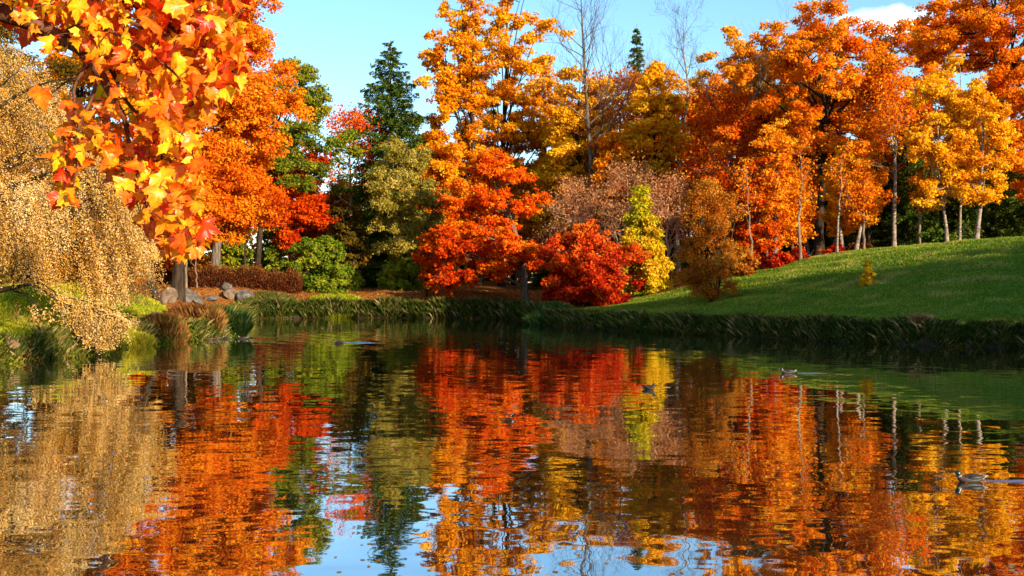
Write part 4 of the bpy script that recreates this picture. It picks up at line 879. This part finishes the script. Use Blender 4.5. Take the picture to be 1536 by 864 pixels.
# ------------------------------------------------------------------ the near maple whose bough hangs into the picture
def near_maple():
    rng = np.random.default_rng(300)
    x0, y0 = -5.2, 2.6; z0 = g1(x0, y0)
    root = empty('maple_tree', (x0, y0, z0), 'near maple whose bough of large glowing orange leaves hangs into the top left corner', 'tree')
    def pt(px, py, Y): return np.array([wx(px, Y) - x0, Y - y0, wz(py, Y) - z0])
    tk = MB(); tube(tk, [(0, 0, -.3), (.02, 0, .8), (.0, .05, 2.0), (-.05, .1, 3.4), (.1, .1, 5.5), (0, .2, 8)], [.34, .25, .22, .2, .15, .08], 12)
    br = MB()
    nodes = []
    def limb(P, r0, r1, sides=6):
        P = np.array(P); n = (len(P) - 1) * 5 + 1
        # smooth the hand-set points
        t = np.linspace(0, len(P) - 1, n); Q = np.stack([np.interp(t, np.arange(len(P)), P[:, c]) for c in range(3)], 1)
        for _ in range(3): Q[1:-1] = (Q[:-2] + 2 * Q[1:-1] + Q[2:]) / 4
        tube(br, Q, np.linspace(r0, r1, n), sides); nodes.extend(Q[2:]); return Q
    main = limb([(0, .1, 3.1), (.9, .8, 3.45), pt(-90, -10, 4.6), pt(0, 18, 4.7), pt(50, 34, 4.75), pt(92, 58, 4.8), pt(128, 78, 4.8), pt(150, 108, 4.8), pt(166, 140, 4.85), pt(186, 176, 4.9), pt(200, 205, 4.9)], .06, .008)
    limb([(0, .1, 3.4), (.8, 1.0, 4.0), pt(-60, -90, 4.9), pt(60, -50, 5.0), pt(150, -20, 5.1), pt(230, 20, 5.2), pt(300, 70, 5.3), pt(335, 110, 5.3)], .045, .006)
    limb([pt(60, -50, 5.0), pt(110, -10, 4.9), pt(180, 28, 4.8), pt(250, 55, 4.7), pt(300, 62, 4.7)], .02, .005)
    limb([pt(128, 78, 4.8), pt(152, 84, 4.9), pt(172, 112, 5.0), pt(186, 148, 5.0), pt(214, 180, 5.05), pt(238, 215, 5.05), pt(250, 262, 5.1)], .014, .004)
    limb([pt(110, 66, 4.8), pt(132, 96, 4.7), pt(110, 130, 4.6), pt(112, 160, 4.6), pt(118, 196, 4.6), pt(134, 222, 4.6)], .010, .003, 5)
    limb([pt(150, 108, 4.8), pt(138, 150, 4.7), pt(124, 176, 4.65), pt(112, 210, 4.6), pt(116, 250, 4.6), pt(108, 292, 4.6)], .010, .003, 5)
    limb([pt(186, 176, 4.9), pt(196, 225, 4.8), pt(204, 255, 4.8), pt(214, 290, 4.8), pt(226, 330, 4.8), pt(246, 352, 4.8), pt(254, 372, 4.8)], .010, .003, 5)
    limb([pt(238, 215, 5.05), pt(262, 250, 5.0), pt(274, 300, 5.0), pt(286, 340, 5.0), pt(296, 360, 5.0)], .009, .003, 5)
    limb([pt(92, 58, 4.8), pt(110, 40, 4.7), pt(150, 38, 4.6), pt(210, 70, 4.6), pt(262, 108, 4.6), pt(298, 150, 4.6)], .014, .004, 5)
    limb([pt(230, 20, 5.2), pt(262, 60, 5.2), pt(280, 110, 5.2), pt(290, 160, 5.2)], .012, .004, 5)
    limb([pt(152, 84, 4.9), pt(120, 110, 4.9), pt(92, 128, 4.9), pt(78, 140, 4.9)], .007, .003, 4)
    N = np.array(nodes)
    outline = np.array([(-60, -70), (420, -70), (372, 10), (366, 60), (368, 118), (330, 150), (300, 190), (296, 232), (306, 262), (300, 300), (308, 345), (296, 392), (252, 378), (222, 350), (204, 318), (190, 300), (165, 250), (150, 225), (120, 250), (108, 312), (86, 302), (84, 262), (82, 208), (104, 180), (100, 150), (130, 130), (118, 100), (70, 60), (40, 62), (20, 30), (-60, 20)], float)
    def inside(px, py):
        c = False; n = len(outline)
        for i_ in range(n):
            ax, ay = outline[i_]; bx, by = outline[(i_ + 1) % n]
            if (ay > py) != (by > py) and px < (bx - ax) * (py - ay) / (by - ay) + ax: c = not c
        return c
    pos = []
    while len(pos) < 1500:
        px, py = rng.uniform(-60, 420), rng.uniform(-70, 392)
        # the fork of the twigs at the upper left stays open
        if 60 < px < 215 and 40 < py < 235 and abs(py - (.95 * px - 5)) < 48 and rng.uniform() < .78: continue
        if px < 150 and rng.uniform() < .35: continue
        if inside(px, py): pos.append(pt(px, py, rng.uniform(4.45, 5.6)))
    for px, py in [(62, 143), (98, 146), (250, 380), (292, 378), (304, 366), (86, 228), (92, 262), (88, 300), (108, 300), (46, 42), (30, 20)]: pos.append(pt(px, py, rng.uniform(4.5, 4.8)))
    half = [(.0, .0), (.12, -.05), (.27, -.11), (.42, -.11), (.39, .0), (.47, .05), (.55, .13), (.61, .21), (.73, .31), (.60, .36), (.54, .47), (.43, .45), (.34, .45), (.33, .57), (.37, .69), (.24, .70), (.17, .80), (.09, .86), (.0, 1.03)]
    out = np.array(half + [(-a, b) for a, b in half[-2:0:-1]]); nO = len(out)
    cen = np.array([0, .26])
    T = np.concatenate([[cen], cen + (out - cen) * .55, out])
    tris = [[0, 1 + i_, 1 + (i_ + 1) % nO] for i_ in range(nO)]; quads = [[1 + i_, 1 + nO + i_, 1 + nO + (i_ + 1) % nO, 1 + (i_ + 1) % nO] for i_ in range(nO)]
    lm = MB(); pm = MB()
    pos = sorted(pos, key=lambda p: float(np.min(np.linalg.norm(N - p, axis=1)))); ND = np.zeros((len(N) + len(pos), 3)); nd = len(N); ND[:nd] = N
    for p in pos:
        size = rng.uniform(.05, .104); wid = rng.uniform(.6, 1.1)
        b = int(np.argmin(np.linalg.norm(ND[:nd] - p, axis=1) + .5 * np.maximum(0, p[2] - ND[:nd, 2]))); a_ = ND[b]
        # blade hangs away from its twig
        tip = unit(unit(p - a_ + 1e-4) * .6 + np.array([0, 0, -.75]) + rng.normal(0, .45, 3))
        nrm = rng.normal(0, 1.0, 3) + np.array([.3, -.5, .5]); nrm = unit(nrm - tip * (nrm @ tip)); sd = np.cross(tip, nrm)
        cup, dr = rng.uniform(-.75, .75), rng.uniform(.05, .9)
        zz = cup * T[:, 0] ** 2 * 1.5 - dr * (T[:, 1] - .2) ** 2 + .05 * np.sin(T[:, 0] * 14 + T[:, 1] * 9) + .1 * np.abs(T[:, 0])
        W = p + size * (T[:, :1] * wid * sd + (T[:, 1:] - .3) * tip + zz[:, None] * nrm)
        tn = np.clip(rng.choice([.22, .48, .62, .85], p=[.12, .36, .28, .24]) + rng.normal(0, .09), .02, .98)
        lm.add(W, tris, tn); lm.add(np.zeros((0, 3)), [], tn)
        base = len(W); lm.f.append(np.array(quads) + lm.n - base); lm.t.append(np.full(nO, np.clip(tn + rng.normal(-.05, .06), .02, .98), np.float32)); lm.m.append(np.zeros(nO, np.int32))
        root_p = p - tip * size * .3
        mid = (a_ + root_p) / 2 + np.array([0, 0, .02])
        ND[nd] = a_ + (root_p - a_) * .72; nd += 1
        tube(pm, bez(a_, mid, root_p, 4), [.0028, .0022, .0017, .0014], 4)
    tk.build('trunk', BARK['near'], root, True); br.build('limbs', BARK['near'], root, True); pm.build('leaf_stalks', BARK['near'], root)
    lm.build('leaves', MAT['near_leaf'], root, True)
near_maple()

# ------------------------------------------------------------------ light, sky, camera
w = bpy.data.worlds.new('World'); sc.world = w; w.use_nodes = True
nt = w.node_tree; n = nt.nodes; l = nt.links; n.clear()
sky = n.new('ShaderNodeTexSky'); sky.sky_type = 'NISHITA'; sky.sun_disc = False
sky.sun_elevation = EL; sky.sun_rotation = math.atan2(SUN.x, SUN.y); sky.air_density = 1.0; sky.dust_density = .4; sky.ozone_density = 2.5
bg = n.new('ShaderNodeBackground'); bg.inputs[1].default_value = .15
hs = n.new('ShaderNodeHueSaturation'); hs.inputs['Saturation'].default_value = 1.12; hs.inputs['Hue'].default_value = .496; hs.inputs['Value'].default_value = .78; l.new(sky.outputs[0], hs.inputs['Color'])
# one small white cloud low over the right hand trees
tc = n.new('ShaderNodeTexCoord'); cd = Vector((.354, 1, .252)).normalized()
sub = n.new('ShaderNodeVectorMath'); sub.operation = 'SUBTRACT'; sub.inputs[1].default_value = cd; l.new(tc.outputs['Generated'], sub.inputs[0])
scl = n.new('ShaderNodeVectorMath'); scl.operation = 'MULTIPLY'; scl.inputs[1].default_value = (16, 16, 40); l.new(sub.outputs[0], scl.inputs[0])
ln = n.new('ShaderNodeVectorMath'); ln.operation = 'LENGTH'; l.new(scl.outputs[0], ln.inputs[0])
nz = n.new('ShaderNodeTexNoise'); nz.inputs['Scale'].default_value = 22; nz.inputs['Detail'].default_value = 5; l.new(tc.outputs['Generated'], nz.inputs['Vector'])
m1 = n.new('ShaderNodeMath'); m1.operation = 'MULTIPLY_ADD'; m1.inputs[1].default_value = 1.4; l.new(nz.outputs[0], m1.inputs[0]); 
ng = n.new('ShaderNodeMath'); ng.operation = 'MULTIPLY'; ng.inputs[1].default_value = -1; l.new(ln.outputs['Value'], ng.inputs[0]); l.new(ng.outputs[0], m1.inputs[2])
rp = ramp(n, [(.0, (0, 0, 0)), (.35, (.85, .85, .85))]); l.new(m1.outputs[0], rp.inputs[0])
mx = n.new('ShaderNodeMix'); mx.data_type = 'RGBA'; l.new(rp.outputs[0], mx.inputs[0]); l.new(hs.outputs[0], mx.inputs[6]); mx.inputs[7].default_value = (6.2, 6.0, 5.6, 1)
l.new(mx.outputs[2], bg.inputs[0])
o = n.new('ShaderNodeOutputWorld'); l.new(bg.outputs[0], o.inputs[0])
sl = bpy.data.lights.new('sun', 'SUN'); sl.energy = 4.4; sl.angle = math.radians(.6); sl.color = (1, .85, .60)
so = bpy.data.objects.new('sun', sl); so.rotation_euler = (-SUN).to_track_quat('-Z', 'Y').to_euler(); so.location = (60, -40, 40); col.objects.link(so)

cam = bpy.data.cameras.new('camera'); cam.sensor_width = 36; cam.lens = F / 1536 * 36; cam.clip_end = 6000; cam.clip_start = .05
co = bpy.data.objects.new('camera', cam); co.location = (0, 0, EYE); co.rotation_euler = (math.radians(90) - math.atan((432 - HY) / F), 0, 0); col.objects.link(co); sc.camera = co
vs = sc.view_settings; vs.view_transform = 'Standard'; vs.look = 'None'; vs.exposure = 1.38; vs.gamma = 1; vs.use_curve_mapping = False
sc.cycles.use_denoising = True
sc.cycles.max_bounces = 6; sc.cycles.diffuse_bounces = 4; sc.cycles.glossy_bounces = 3; sc.cycles.transmission_bounces = 3
sc.cycles.caustics_reflective = False; sc.cycles.caustics_refractive = False; sc.cycles.sample_clamp_indirect = 6
